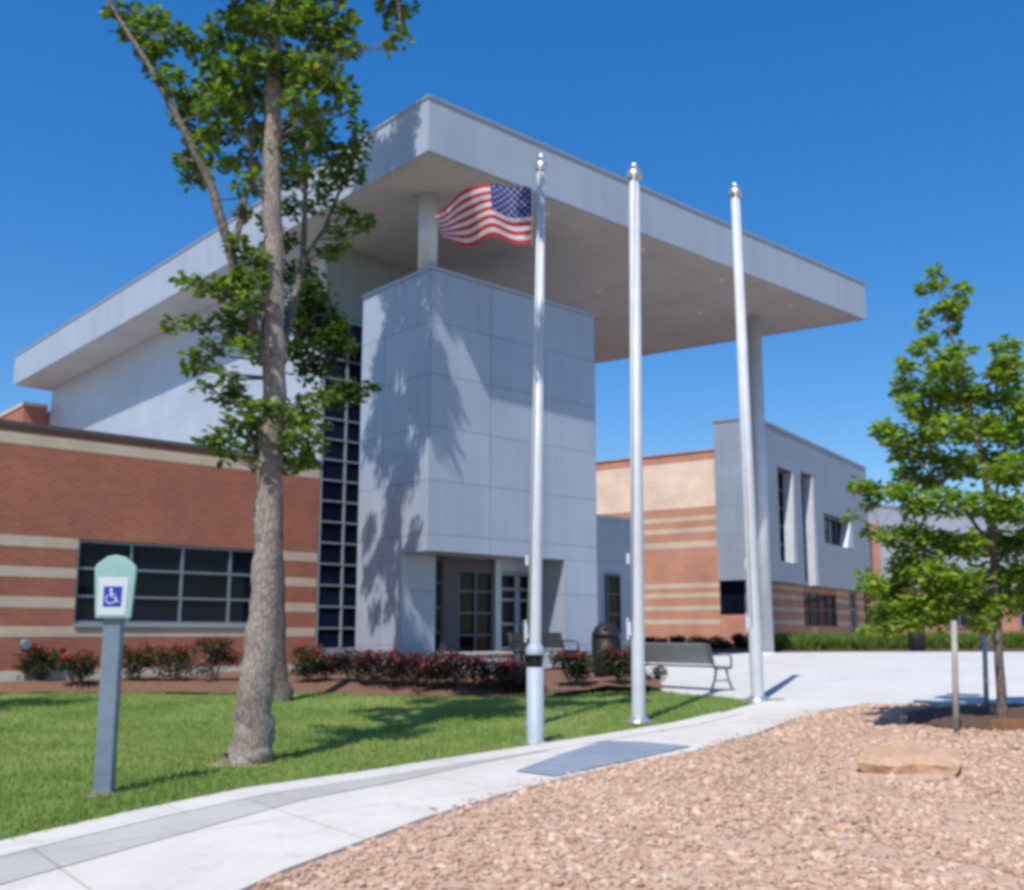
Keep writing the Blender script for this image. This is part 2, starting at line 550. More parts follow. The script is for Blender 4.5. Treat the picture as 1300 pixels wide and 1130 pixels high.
def strip_left(line, w):
    out = []
    for i, p in enumerate(line):
        a = Vector(line[max(i - 1, 0)]); b = Vector(line[min(i + 1, len(line) - 1)])
        d = (b - a).normalized()
        out.append((p[0] - d.y * w, p[1] + d.x * w))
    return out

edge_lp = gp((150, 1036), (300, 1005), (450, 984), (560, 966), (660, 951), (750, 937), (850, 920), (905, 907), (962, 894))   # lawn / path
edge_pg = gp((545, 1040), (640, 1011), (708, 992), (780, 976), (880, 956), (960, 933), (1010, 914), (1060, 902), (1105, 894))   # path / gravel
near_l = [(-4.8, 4.2), (-3.75, 6.6)]
near_g = [(-2.2, 3.6), (-1.35, 6.3)]
bedfront = gp((-260, 883), (-120, 882), (0, 881), (150, 880), (280, 882), (400, 880), (500, 884), (600, 886), (700, 884), (770, 880), (842, 879))
plaza_l = gp((842, 879), (905, 884), (962, 892))
LAWN = strip_left(near_l + edge_lp[:-1], -.2) + list(reversed(plaza_l)) + list(reversed(bedfront)) + [(-22, 20.5), (-22, 4.2)]
sheet('lawn', LAWN, 0, 'lawn', .5, amp=.02, ns=.7)
PATH = strip_left(near_l + edge_lp[:-1], -.12) + [edge_lp[-1]] + list(reversed(edge_pg)) + list(reversed(near_g))
sheet('path', PATH, .022, 'path', .5, thick=.16)

kl = near_l + edge_lp[:-1]
sheet('kerb', strip_left(kl, -.46) + list(reversed(strip_left(kl, -.07))), .034, 'kerb', .6, thick=.14)
gl = near_l + edge_lp[:5]
gw = [1.06, 1.04, 1.0, .9, .74, .56, .47]
inner = []
for i, p in enumerate(gl):
    a = Vector(gl[max(i - 1, 0)]); b = Vector(gl[min(i + 1, len(gl) - 1)])
    d = (b - a).normalized()
    inner.append((p[0] + d.y * gw[i], p[1] - d.x * gw[i]))
sheet('gutter', strip_left(gl, -.461) + list(reversed(inner)), .027, 'gutter', .5)
sheet('paved_ramp', gp((655, 983), (704, 990), (790, 971), (878, 951), (820, 946), (766, 944), (710, 962)), .032, 'ramp', .5)  # painted patch in the outline of a shadow lying on the path

plaza_near = gp((1105, 894), (1200, 893), (1300, 893), (1500, 893))
plaza_far = gp((1600, 829), (1300, 828), (1100, 828), (985, 829), (905, 830))
PLAZA = [plaza_l[0], plaza_l[1], tuple(edge_lp[-1])] + plaza_near + plaza_far + [(3.7, 31.9), (2.4, 26.5)]
sheet('plaza', PLAZA, .008, 'plaza', .8, thick=.16)
GRAV = near_g + edge_pg + plaza_near[1:] + [(14, 10), (14, 3.6)]
def zgrav(x, y):
    return gz(x, y) + .05 * mnoise.noise(Vector((x * .5, y * .5, 0))) * min(1, max(0, (x - .3)))
sheet('gravel_bed', GRAV, -.006, 'gravelbase', .4, zf=zgrav)

# ------------------------------------------------------------------ main building (local axes: u along the entrance front, v towards the back)
TH = math.atan2(1308.34, 1460)
C0 = Vector((-1.8814, 22.75, 0))
RU = Vector((math.cos(TH), math.sin(TH), 0)); LV = Vector((-RU.y, RU.x, 0))
def uvz(u, v, z): return C0 + RU * u + LV * v + Vector((0, 0, z))

c_w = [tuple(uvz(u, v, 0)[:2]) for u, v in ((6.2, -.3), (5.55, .6), (5.5, .02), (-.02, .02), (-.02, 4.6), (-13.5, 4.6))]
BED = list(bedfront) + c_w
def zbed(x, y):
    yf = 20.45 if x < -4 else max(18.6, 20.45 - (x + 4) * .36)
    k = min(1, max(0, (y - yf) / .9))
    return gz(x, y) + .15 * k * k * (3 - 2 * k)
sheet('planting_bed', BED, .018, 'mulch', .35, amp=.05, ns=2.0, zf=zbed)

bld = empty('school_building', C0, TH, label='brick and blue-grey metal school building with a huge flat roof over its entrance', cat='building')
# low brick wing
mats = ['brick', 'band', 'dark_coping', 'concrete', 'roofing']
w = MB()
V0, V1 = 4.7, 4.95
def wing_strip(z0, z1, mat, proud=0.0, cut=True):
    for a, b in (((-14, -6.0), (-1.15, .0)) if cut else ((-14, .0),)):
        w.box(a, b, V0 - proud, V1, z0, z1, mat)
zl = [(.0, .30, 0), (.30, .74, 3)]
w.box(-14, 0, V0, V1, -.3, .30, 0)
w.box(-14, 0, V0 - .04, V1, .301, .74, 3)
w.box(-14, 0, V0, V1, .741, 1.44, 0)
w.box(-14, 0, V0 - .004, V1, 1.441, 1.66, 1)
seq = [(1.661, 2.05, 0), (2.051, 2.28, 1), (2.281, 2.69, 0), (2.691, 2.91, 1), (2.911, 3.33, 0), (3.331, 3.52, 1)]
for z0, z1, mt in seq:
    wing_strip(z0, z1, mt, .004 if mt else 0)
wing_strip(3.521, 3.56, 1, .004)
w.box(-14, 0, V0, V1, 3.561, 5.50, 0)
w.box(-14, 0, V0 - .004, V1, 5.501, 5.76, 1)
w.box(-14, 0, V0, V1, 5.761, 5.88, 0)
w.box(-14, 0, V0 - .05, V1 + .05, 5.881, 5.98, 2)
w.box(-14, -13.75, V1 + .06, 26, -.3, 5.6, 0)
w.box(-14, 0, V1 + .06, 26, 5.601, 5.7, 4)
w.build('brick_wall', mats, bld)

def window(u0, u1, z0, z1, v, cols, rows, name='window', fr='frame', gl='glass', fw=.07, par=None, depth=.09, setback=.08, xs=None, zs=None):
    """framed window in a wall that faces -v"""
    f = MB()
    vf = v + setback
    f.box(u0, u0 + fw, vf, vf + depth, z0, z1); f.box(u1 - fw, u1, vf, vf + depth, z0, z1)
    f.box(u0 + fw, u1 - fw, vf, vf + depth, z0, z0 + fw); f.box(u0 + fw, u1 - fw, vf, vf + depth, z1 - fw, z1)
    xs = xs or [u0 + (u1 - u0) * i / cols for i in range(1, cols)]
    zs = zs or [z0 + (z1 - z0) * i / rows for i in range(1, rows)]
    for x in xs:
        f.box(x - fw / 2, x + fw / 2, vf + .002, vf + depth, z0 + fw, z1 - fw)
    for z in zs:
        f.box(u0 + fw, u1 - fw, vf + .006, vf + depth - .002, z - fw * .4, z + fw * .4)
    o = f.build(name, fr, par or bld)
    g = MB(); g.box(u0 + fw * .5, u1 - fw * .5, vf + depth * .6, vf + depth * .9, z0 + fw * .5, z1 - fw * .5)
    g.build('pane', gl, o)
    return o
wi = window(-6.0, -1.15, 1.72, 3.56, V0, 4, 3, zs=[2.32, 2.93], fw=.065)
sl = MB(); sl.box(-6.0, -1.15, V0 - .05, V1 - .02, 1.661, 1.719); sl.build('sill', 'light_frame', wi)
lamp = MB(); lamp.tube([(-6.95, V0 - .005, 1.28), (-6.95, V0 - .09, 1.28)], [.12, .10], 16); lamp.build('wall_vent', 'frame', bld)

# tall main volume: pale metal side wall, glazed corner
pw = MB()
pw.box(.03, .33, 4.83, 27.0, 5.2, 11.9)
pw.build('metal_side_wall', 'white_panel', bld)
gw_ = window(.03, 3.2, 1.1, 9.9, 4.7, 1, 1, 'curtain_wall', 'light_frame', 'blueglass', .05, setback=.0, xs=[.78, 1.5, 2.2, 2.9], zs=[1.1 + .55 * i for i in range(1, 16)])
box('upper_wall', (.03, 3.2, 4.7, 4.829, 9.901, 11.9), 'grey_panel', bld); box('glazing_base', (.03, 3.2, 4.68, 5.0, .0, 1.099), 'grey_panel', bld)
rear = MB(); rear.box(-.95, .0, 27.3, 31, 4, 11.15, 0); rear.box(-1.0, .0, 27.25, 31.05, 11.151, 11.3, 1); rear.box(.03, 12, 27.01, 31, 0, 11.0, 0); rear.build('rear_brick_wall', ['brick', 'band'], bld)
core = MB(); core.box(3.201, 10, 4.8, 26.9, 0, 11.85); core.build('inner_volume', 'white_panel', bld)

# entrance tower
tw = MB()
tw.box(0, 5.5, 0, 2.85, 3.34, 9.93, 0)
tw.box(0, 1.0, 1.0, 2.85, -.2, 3.339, 0)
tw.box(4.3, 5.5, 0, 2.85, -.2, 3.339, 0)
tw.box(2.4, 4.9, 2.851, 4.69, 0, 8.6, 0)
tw.box(-.03, 5.53, -.03, 2.88, 9.931, 10.02, 1)
tw.build('tower', ['panel', 'coping'], bld, bevel=.012)
# recessed glazed entrance
rc = MB()
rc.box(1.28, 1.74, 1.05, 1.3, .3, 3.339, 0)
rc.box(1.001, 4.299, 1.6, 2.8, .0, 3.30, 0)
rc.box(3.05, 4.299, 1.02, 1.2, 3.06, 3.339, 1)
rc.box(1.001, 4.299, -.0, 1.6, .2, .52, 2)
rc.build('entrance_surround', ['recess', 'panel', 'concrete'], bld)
window(1.0, 1.28, .95, 3.3, 1.0, 1, 4, 'window', 'dark_frame', 'doorway', .045)
window(1.74, 2.86, .95, 3.06, 1.0, 2, 4, 'window', 'dark_frame', 'doorway', .06)
box('window_header', (1.74, 2.86, 1.09, 1.2, 3.061, 3.339), 'recess', bld)
for a, b in ((3.05, 3.68), (3.681, 4.30)):
    d = window(a, b, .52, 3.05, 1.0, 1, 1, 'door', 'frame', 'doorway', .085, zs=[1.15, 1.75, 2.35, 2.62])
    hb = MB(); x = b - .11 if a < 3.3 else a + .11
    hb.tube([(x, 1.02, 1.35), (x, 1.02, 1.85)], [.016, .016], 8); hb.box(x - .012, x + .012, 1.02, 1.082, 1.4, 1.42); hb.box(x - .012, x + .012, 1.02, 1.082, 1.78, 1.8)
    hb.build('handle', 'alu', d)
box('mullion', (2.862, 3.048, .98, 1.25, .52, 3.338), 'light_frame', bld)
lwm = MB(); lwm.box(.02, 2.55, .04, .30, .2, 1.02, 0); lwm.box(-.01, 2.58, .01, .33, 1.021, 1.09, 0); lwm.build('entrance_ledge', 'concrete', bld, bevel=.01)
# side link beyond the tower
lk = MB(); lk.box(5.501, 10.45, 3.0, 4.69, 0, 5.0, 0); lk.box(5.501, 10.5, 2.95, 4.69, 5.001, 5.1, 1); lk.build('side_link', ['grey_panel', 'coping'], bld)
window(9.0, 9.62, 1.5, 3.3, 3.0, 1, 3, 'window', 'dark_frame', 'doorway', .05, setback=-.085)
# roof canopy
roof = [(-1.28, -1.52), (17.0, -1.65), (14.3, 8.3), (11.8, 9.0), (10.4, 27.15), (-1.5, 27.15)]
rf = MB(); rf.prism(roof, 12.02, 13.13, 0, 1)
canopy = rf.build('roof_canopy', ['roofing', 'fascia'], bld)
def inset(poly, d):
    n = len(poly); out = []
    for i in range(n):
        p0, p1, p2 = Vector(poly[i - 1]), Vector(poly[i]), Vector(poly[(i + 1) % n])
        a = (p1 - p0).normalized(); b = (p2 - p1).normalized()
        na = Vector((-a.y, a.x)); nb = Vector((-b.y, b.x))
        k = d / max(.2, 1 + na.dot(nb))
        q = p1 + (na + nb) * k
        out.append((q.x, q.y))
    return out
rim = MB()
def ring(m, outer, inner_, z0, z1, mat=0):
    n = len(outer)
    for i in range(n):
        j = (i + 1) % n
        vs = [(*outer[i], z0), (*outer[j], z0), (*inner_[j], z0), (*inner_[i], z0), (*outer[i], z1), (*outer[j], z1), (*inner_[j], z1), (*inner_[i], z1)]
        m.add(vs, [(0, 3, 2, 1), (4, 5, 6, 7), (0, 1, 5, 4), (2, 3, 7, 6)], mat)
ring(rim, inset(roof, -.03), inset(roof, .25), 13.131, 13.20)
rim.build('coping', 'coping', canopy)
lip = MB(); ring(lip, inset(roof, -.004), inset(roof, .10), 11.90, 12.019); lip.build('fascia_lip', 'fascia', canopy)
sf = MB(); sf.prism(inset(roof, .102), 11.915, 12.018); sf.build('soffit', 'soffit', canopy)
for u, v in ((-.6, 2.6), (3.0, -.75), (6.6, -.75), (10.2, -.75), (8.2, 2.4), (12.2, 1.6), (10.5, 6.0), (13.8, -.75)):
    dl = MB(); dl.lathe([(.0, 11.89), (.10, 11.89), (.12, 11.9), (.12, 11.914)], (u, v), 16); dl.build('downlight', 'lamp', canopy)
cm = MB(); cm.tube([(.17, .38, 10.02), (.17, .38, 11.914)], [.23, .23], 28); cm.build('column', 'alu_white', bld)
pz = gz(*uvz(14.0, .75, 0)[:2])
cm = MB(); cm.tube([(14.0, .75, pz - .2), (14.0, .75, 11.914)], [.23, .23], 28); cm.lathe([(.36, pz - .1), (.36, pz + .04), (.25, pz + .07)], (14.0, .75), 24); cm.build('column', 'alu_white', bld)

# ------------------------------------------------------------------ second building
TH2 = math.atan2(1308.0, 907)
K = Vector((10.5656, 43.5, -.054))
ann = empty('classroom_building', K, TH2, label='striped brick building with overhanging slate metal upper box, beyond the plaza', cat='building')
ann.scale = (1.036,) * 3
bx = MB()
# metal box with window openings in its front (v = 0)
Z0, Z1 = 3.72, 10.5
def front(u0, u1, z0, z1): bx.box(u0, u1, 0, .3, z0, z1, 0)
front(0, 2.5, Z0, Z1); front(2.5, 4.7, 8.78, Z1); front(2.5, 4.7, Z0, 4.62)
front(4.7, 5.55, Z0, Z1); front(5.55, 7.5, 8.95, Z1)
front(7.5, 8.6, Z0, Z1); front(8.6, 13.3, 7.32, Z1); front(8.6, 13.3, Z0, 5.85); front(13.3, 16.3, Z0, Z1)
bx.box(0, .3, .301, 1.85, Z0, Z1, 0)
bx.box(16.0, 16.3, .301, 1.85, Z0, Z1, 0)
bx.box(.301, 15.999, .301, 1.85, Z1 - .2, Z1, 0); bx.box(.301, 15.999, .301, 1.85, Z0, Z0 + .2, 0)
for u0, u1, z0, z1 in ((2.5, 4.7, 4.62, 8.78), (5.55, 7.5, 3.92, 8.95), (8.6, 13.3, 5.85, 7.32)):
    bx.box(u1 - .02, u1 + .18, .301, 1.1, z0, z1, 0)
    bx.box(u0 - .18, u0 + .02, .301, 1.1, z0, z1, 0)
    bx.box(u0 - .18, u1 + .18, .302, 1.12, z1 + .001, z1 + .2, 0)
    bx.box(u0 - .18, u1 + .18, .302, 1.12, z0 - .15, z0 - .001, 0)
bx.box(-.04, 16.34, -.04, 1.9, Z1 + .001, Z1 + .1, 1)
bx.build('metal_box', ['grey_panel', 'coping'], ann)
fn = MB(); fn.add([(4.42, -.02, 8.75), (4.5, -.02, 8.75), (4.62, -.02, 4.62), (4.12, -.02, 4.62), (4.42, .44, 8.75), (4.5, .44, 8.75), (4.62, .44, 4.62), (4.12, .44, 4.62)],
                  [(0, 1, 2, 3), (7, 6, 5, 4), (0, 3, 7, 4), (1, 5, 6, 2), (0, 4, 5, 1), (3, 2, 6, 7)])
fn.build('fin', 'alu_white', ann)  # added white wedges; their taper draws the sunlit part of the jambs
fn = MB(); fn.add([(7.12, -.02, 8.9), (7.3, -.02, 8.9), (7.48, -.02, 3.74), (6.95, -.02, 3.74), (7.12, .44, 8.9), (7.3, .44, 8.9), (7.48, .44, 3.74), (6.95, .44, 3.74)],
                  [(0, 1, 2, 3), (7, 6, 5, 4), (0, 3, 7, 4), (1, 5, 6, 2), (0, 4, 5, 1), (3, 2, 6, 7)])
fn.build('fin', 'alu_white', ann)
fn = MB(); fn.add([(12.9, -.02, 7.3), (13.0, -.02, 7.3), (13.28, -.02, 5.86), (12.2, -.02, 5.86), (12.9, .44, 7.3), (13.0, .44, 7.3), (13.28, .44, 5.86), (12.2, .44, 5.86)],
                  [(0, 1, 2, 3), (7, 6, 5, 4), (0, 3, 7, 4), (1, 5, 6, 2), (0, 4, 5, 1), (3, 2, 6, 7)])
fn.build('fin', 'alu_white', ann)
window(2.5, 4.7, 4.62, 8.78, .38, 2, 5, 'window', 'frame', 'blueglass', .06, par=ann)
window(5.55, 7.5, 3.92, 8.95, .38, 2, 6, 'window', 'frame', 'blueglass', .06, par=ann)
window(8.6, 13.3, 5.85, 7.32, .38, 4, 1, 'window', 'frame', 'glass', .06, par=ann)
ab = MB()
def lay(m, x0, x1, y0, y1, zs):
    for z0, z1, mt in zs:
        pr = .005 if mt else 0
        m.box(x0 - pr, x1, y0 - pr, y1, z0 + .0005, z1 - .0005, mt)
low = [(.4, 1.92, 0), (1.92, 2.12, 1), (2.12, 2.5, 0), (2.5, 2.7, 1), (2.7, 3.05, 0), (3.05, 3.25, 1), (3.25, 3.46, 0), (3.46, 3.66, 1), (3.66, 3.715, 0)]
high = [(3.715, 5.2, 0), (5.2, 5.48, 1), (5.48, 5.85, 0), (5.85, 6.06, 1), (6.06, 6.36, 0), (6.36, 6.56, 1), (6.56, 6.95, 0), (6.95, 8.98, 2), (8.98, 9.36, 0)]
lay(ab, .35, .65, 1.95, 20, low + high)
ab.box(.30, 16.1, 1.9, 20, 9.361, 9.43, 0)
lay(ab, .651, 6.5, .45, .75, low); lay(ab, 11.5, 13.6, .45, .75, low); lay(ab, 14.9, 16.2, .45, .75, low)
ab.box(6.5, 11.5, .45, .75, .4, 1.85, 0); ab.box(6.5, 11.5, .45, .75, 3.45, 3.71, 0)
ab.box(16.0, 16.3, 1.951, 20, .4, 9.36, 0)
ab.box(.651, 15.99, 1.96, 19.9, .4, 9.3, 3)
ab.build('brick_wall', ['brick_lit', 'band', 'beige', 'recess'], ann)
window(6.5, 11.5, 1.85, 3.45, .45, 4, 2, 'window', 'dark_frame', 'glass', .06, par=ann)
sd = window(13.6, 14.9, .9, 3.7, .45, 2, 3, 'window', 'light_frame', 'blueglass', .07, par=ann)
cw = MB(); cw.box(.40, .50, .76, 1.949, .4, 2.3, 0); cw.box(.36, .5, .751, .83, 2.301, 3.7, 1); cw.box(.42, .47, .83, 1.949, 2.301, 3.7, 2); cw.build('corner_window', ['brick_lit', 'frame', 'glass'], ann)

# third building, behind the young tree
TB = Vector((21.0, 60.0, 0))
far = empty('far_building', TB, TH2 - R(28), label='far white metal building with a brick base, seen behind the young tree', cat='building')
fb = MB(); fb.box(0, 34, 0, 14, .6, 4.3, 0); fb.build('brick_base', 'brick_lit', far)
fb = MB(); fb.box(.9, 34.2, -.15, 14.2, 4.301, 9.0, 0); fb.box(.85, 34.3, -.2, 14.3, 9.001, 9.15, 1); fb.build('metal_upper', ['white_panel', 'coping'], far)
fb = MB(); fb.box(-.1, .88, -.05, 1.2, 4.301, 8.0, 0); fb.build('brick_pier', 'brick_lit', far)
for u in (6, 13, 20):
    window(u, u + 4, 1.9, 3.7, -.05, 3, 2, 'window', 'frame', 'glass', .09, par=far, setback=-.04)

# ------------------------------------------------------------------ flagpoles, flag
def flagpole(base, top, r0, r1, label, cleat=True):
    bz = gz(*base)
    root = empty('flagpole', (base[0], base[1], bz), label=label, cat='flagpole', group='three flagpoles in front of the entrance')
    dx, dy = top[0] - base[0], top[1] - base[1]
    H = top[2] - bz
    f = lambda k: (dx * k, dy * k, H * k)
    m = MB(); m.tube([f(-.03), f(.0), f(.35), f(1.0 - .27 / H)], [r0, r0, r0 * .97, r1], 20); m.build('pole', 'alu_white', root)
    m = MB(); m.lathe([(r0 * 2.0, -.02), (r0 * 2.0, .02), (r0 * 1.5, .05), (r0 * 1.08, .09)], (0, 0), 24); m.build('base_collar', 'alu', root)
    hx, hy, hz = f(1.0 - .27 / H)
    m = MB(); m.lathe([(r1 * .8, hz), (r1 * 1.5, hz + .02), (r1 * 1.55, hz + .12), (r1 * .8, hz + .14), (r1 * .34, hz + .15), (r1 * .34, hz + .19)], (hx, hy), 20); m.build('truck', 'alu', root)
    fx, fy, fz = f(1.0)
    bm_ = MB(); rr = .062
    bm_.lathe([(rr * math.sin(a), fz - rr - rr * math.cos(a)) for a in [.05 + i * (math.pi - .1) / 12 for i in range(13)]], (fx, fy), 20); bm_.build('finial', 'alu', root)
    m = MB(); m.tube([(r0 * .4 - .12, -r0 * 1.1, 1.2), (hx - .02, hy - r1 * 1.6, hz + .05)], [.009, .009], 6); m.build('halyard', 'rope', root)
    if cleat:
        m = MB(); m.box(-r0 - .045, -r0 + .01, -.03, .03, 1.16, 1.34); m.box(-r0 - .05, -r0 - .02, -.025, .025, 1.10, 1.40); m.build('cleat', 'alu_white', root, bevel=.006)
        m = MB(); m.box(-r0 - .035, -r0 + .01, -.025, .025, 2.14, 2.28); m.build('cleat', 'alu_white', root, bevel=.006)
    return root
flagpole((.30, 14.0), (.43, 14.0, 8.45), .082, .058, 'flagpole flying the striped flag, standing right behind the bollard')
flagpole((1.71, 14.1), (1.80, 14.1, 8.36), .092, .075, 'bare flagpole on the lawn, between the flag pole and the plaza pole')
flagpole((3.98, 16.85), (3.91, 16.85, 9.33), .105, .075, 'bare flagpole at the plaza edge, beside the tall canopy column')

def build_flag():
    hoist = at(677, 238, 14.0)
    L, Hh = 1.33, .86
    def pos(s, t, o=0.0):
        x = -.03 - L * s * (1 - .07 * t + .07) + .05 * t * s
        droop = -.25 * max(0, (s - .42) / .58) ** 1.2 * (1 - t) + .05 * math.sin(s * 5) * (1 - t)
        z = -Hh * t + droop + .06 * s * t + .015 * math.sin(9 * s + 3 * t)
        y = .19 * math.sin(8.2 * s + 1.8 * t) * min(1, s * 2.5) + .07 * math.sin(15 * s - 2 * t) * s
        p = Vector((x, y, z))
        return p + Vector((0, o, 0))
    root = empty('flag', hoist, label='red and white striped flag with starry blue corner, blowing from its pole', cat='flag')
    nx = 60
    m = MB()
    def patch(mm, s0, s1, t0, t1, mat, o, nsx, ntx):
        vs, fs = [], []
        for j in range(ntx + 1):
            for i in range(nsx + 1):
                vs.append(pos(s0 + (s1 - s0) * i / nsx, t0 + (t1 - t0) * j / ntx, o))
        ww = nsx + 1
        for j in range(ntx):
            for i in range(nsx):
                fs.append((j * ww + i, j * ww + i + 1, (j + 1) * ww + i + 1, (j + 1) * ww + i))
        mm.add(vs, fs, mat, True)
    CS = .42
    for k in range(13):
        t0, t1 = k / 13, (k + 1) / 13
        patch(m, CS if k < 7 else 0, 1, t0, t1, 0 if k % 2 == 0 else 1, 0, 36 if k < 7 else 60, 3)
    m.build('stripes', ['flagred', 'flagwhite'], root, uv=False)
    c = MB(); patch(c, 0, CS, 0, 7 / 13, 0, 0, 24, 12)
    can = c.build('canton', 'flagblue', root, uv=False)
    st = MB()
    for r in range(9):
        n = 6 if r % 2 == 0 else 5
        for q in range(n):
            cs = CS * ((q + .5) / 6 if n == 6 else (q + 1) / 6)
            ct = 7 / 13 * (r + .75) / 9.5
            for o in (-.004, .004):
                vs = []
                for k in range(10):
                    rr = .024 if k % 2 == 0 else .010
                    a = math.pi / 2 + k * math.pi / 5
                    vs.append(pos(cs + rr * math.cos(a) / L, ct - rr * math.sin(a) / Hh, o))
                st.add(vs, [tuple(range(10))])
    st.build('stars', 'flagwhite', can, uv=False)
    hm = MB(); hm.tube([pos(0, 0) + Vector((.012, 0, .03)), pos(0, .5) + Vector((.012, 0, 0)), pos(0, 1) + Vector((.012, 0, -.03))], [.012] * 3, 8); hm.build('hoist_band', 'flagwhite', root)
build_flag()

# ------------------------------------------------------------------ bollard light
bx_, by_ = .27, 12.1
g0 = gz(bx_, by_)
bo = empty('bollard_light', (bx_, by_, g0), label='round grey bollard light with black louvre band and domed cap, by the path', cat='bollard')
m = MB(); m.lathe([(.135, -.05), (.135, .015), (.105, .03), (.098, .04), (.098, .87)], n=32); m.build('body', 'bolt', bo)
m = MB()
m.lathe([(.075, .871), (.075, 1.01)], n=32)
for i in range(4):
    m.lathe([(.09, .885 + i * .033), (.097, .891 + i * .033), (.09, .897 + i * .033)], n=32)
m.build('louvre', 'black', bo)
m = MB(); m.lathe([(.108, 1.011), (.112, 1.02), (.112, 1.055), (.105, 1.09), (.085, 1.125), (.05, 1.15), (.002, 1.158)], n=32); m.build('cap', 'bolt', bo)

# ------------------------------------------------------------------ accessible parking sign
sx, sy = -3.50, 9.05
sg = gz(sx, sy)
sgn = empty('parking_sign', (sx, sy, sg), R(8), label='teal house-shaped disabled parking sign on a thick grey post in the lawn', cat='sign')
m = MB(); m.box(-.075, .075, -.075, .075, -.1, 1.60); m.build('post', 'postgrey', sgn, bevel=.015)
m = MB()
def plate(mm, pts, y0, y1, mat=0):
    n = len(pts)
    mm.add([(x, y0, z) for x, z in pts] + [(x, y1, z) for x, z in pts],
           [tuple(range(n)), tuple(n + i for i in reversed(range(n)))] + [(i, n + i, n + (i + 1) % n, (i + 1) % n) for i in range(n)], mat)
zt = 2.05
plate(m, [(-.135, zt - .555), (.16, zt - .555), (.185, zt - .12), (.165, zt - .085), (.085, zt - .02), (.01, zt - .006), (-.065, zt - .02), (-.145, zt - .085), (-.165, zt - .12)], -.115, -.055)
sgp = m.build('sign_board', 'teal', sgn, bevel=.008)
m = MB(); plate(m, [(-.115, zt - .53), (.115, zt - .53), (.13, zt - .20), (-.125, zt - .20)], -.121, -.1155); wp = m.build('white_plate', 'signwhite', sgp)
m = MB(); plate(m, [(-.075, zt - .455), (.075, zt - .455), (.08, zt - .28), (-.075, zt - .28)], -.1245, -.1215); m.build('blue_square', 'signblue', sgp)
m = MB()
ys_ = -.1275
cx, cz = 0.0, zt - .372
def flat_tube(pts, r):
    m.tube([(x + cx, ys_, z + cz) for x, z in pts], [r] * len(pts), 6)
m.lathe([(.010, 0)], n=3) if False else None
m.tube([(cx - .012, ys_ - .004, cz + .062), (cx - .012, ys_ + .002, cz + .062)], [.013, .013], 12)
flat_tube([(-.012, .045), (-.008, .0), (.026, .0), (.042, -.045), (.056, -.04)], .0065)
flat_tube([(-.012, .025), (.024, .025)], .0055)
flat_tube([(-.012 + .040 * math.cos(a), -.018 + .040 * math.sin(a)) for a in [R(125 + i * 22) for i in range(11)]], .0055)
m.build('wheelchair_symbol', 'symbol', sgp)

# ------------------------------------------------------------------ benches and bins
def bench(loc, rz, L, label, mat):
    root = empty('bench', loc, rz, label=label, cat='bench')
    m = MB()
    for i in range(6):
        m.box(-L / 2, L / 2, -.02 + i * .075, .04 + i * .075, .43, .455)
    m.build('seat', mat, root, bevel=.006)
    m = MB()
    for i in range(6):
        z = .50 + i * .062
        y = -.05 - i * .022
        m.add([(-L / 2, y, z), (L / 2, y, z), (L / 2, y - .02, z + .052), (-L / 2, y - .02, z + .052), (-L / 2, y - .025, z - .008), (L / 2, y - .025, z - .008), (L / 2, y - .045, z + .044), (-L / 2, y - .045, z + .044)],
              [(0, 1, 2, 3), (7, 6, 5, 4), (0, 4, 5, 1), (1, 5, 6, 2), (2, 6, 7, 3), (3, 7, 4, 0)])
    m.build('backrest', mat, root)
    for s in (-1, 1):
        x = s * (L / 2 - .06)
        m = MB()
        m.tube([(x, .46, 0), (x, .36, .22), (x, .30, .43)], [.025, .024, .024], 8)
        m.tube([(x, -.12, 0), (x, .0, .22), (x, .04, .43)], [.025, .024, .024], 8)
        m.tube([(x, -.02, .43), (x, -.17, .86)], [.022, .02], 8)
        m.tube([(x, .06, .20), (x, .34, .20)], [.018, .018], 8)
        m.tube([(x, .0, .415), (x, .45, .415)], [.02, .02], 8)
        m.build('leg_frame', mat, root)
        m = MB(); m.tube([(x, .44, .44), (x, .45, .62), (x, .36, .66), (x, -.09, .66)], [.02] * 4, 8); m.build('armrest', mat, root)
    return root
e1 = Vector((3.62, 18.75)); e2 = Vector((2.40, 20.4))
mid = (e1 + e2) / 2
bench((mid.x, mid.y, gz(*mid) + .01), math.atan2(e1.y - e2.y, e1.x - e2.x), (e1 - e2).length + .25, 'grey slatted bench seen from behind, at the plaza edge', 'bench')
bp = uvz(2.85, -.62, 0)
bench((bp.x, bp.y, zbed(bp.x, bp.y) + .03), TH + math.pi, 1.75, 'dark slatted bench in front of the entrance doors, behind the roses', 'bench_dark')

def bin_(loc, h, r, label, dome=True):
    root = empty('litter_bin', loc, label=label, cat='litter bin')
    m = MB(); m.lathe([(r * .85, 0), (r * .92, .04), (r, .3), (r, h * .74)], n=32)
    for k in range(28):
        a = 2 * math.pi * k / 28
        m.box(r * math.cos(a) - .012 + .008 * math.cos(a), r * math.cos(a) + .012 + .008 * math.cos(a), r * math.sin(a) - .012, r * math.sin(a) + .012, .08, h * .72)
    m.build('body', 'black', root)
    m = MB(); m.lathe([(r * 1.06, h * .741), (r * 1.06, h * .80), (r * .96, h * .84), (r * .8, h * .93), (r * .45, h), (.01, h * 1.01)], n=32); m.build('lid', 'black', root)
    m = MB(); m.tube([(0, -r * .72, h * .875), (0, -r * .98, h * .86)], [r * .3, r * .3], 16); m.build('opening', 'bench_dark', root)
bin_((1.97, 21.6, zbed(1.97, 21.6) + .0), 1.10, .285, 'large black domed litter bin beside the entrance tower')
bin_((12.75, 32.5, gz(12.75, 32.5) + .01), .95, .24, 'black litter bin across the plaza, below the young tree crown')

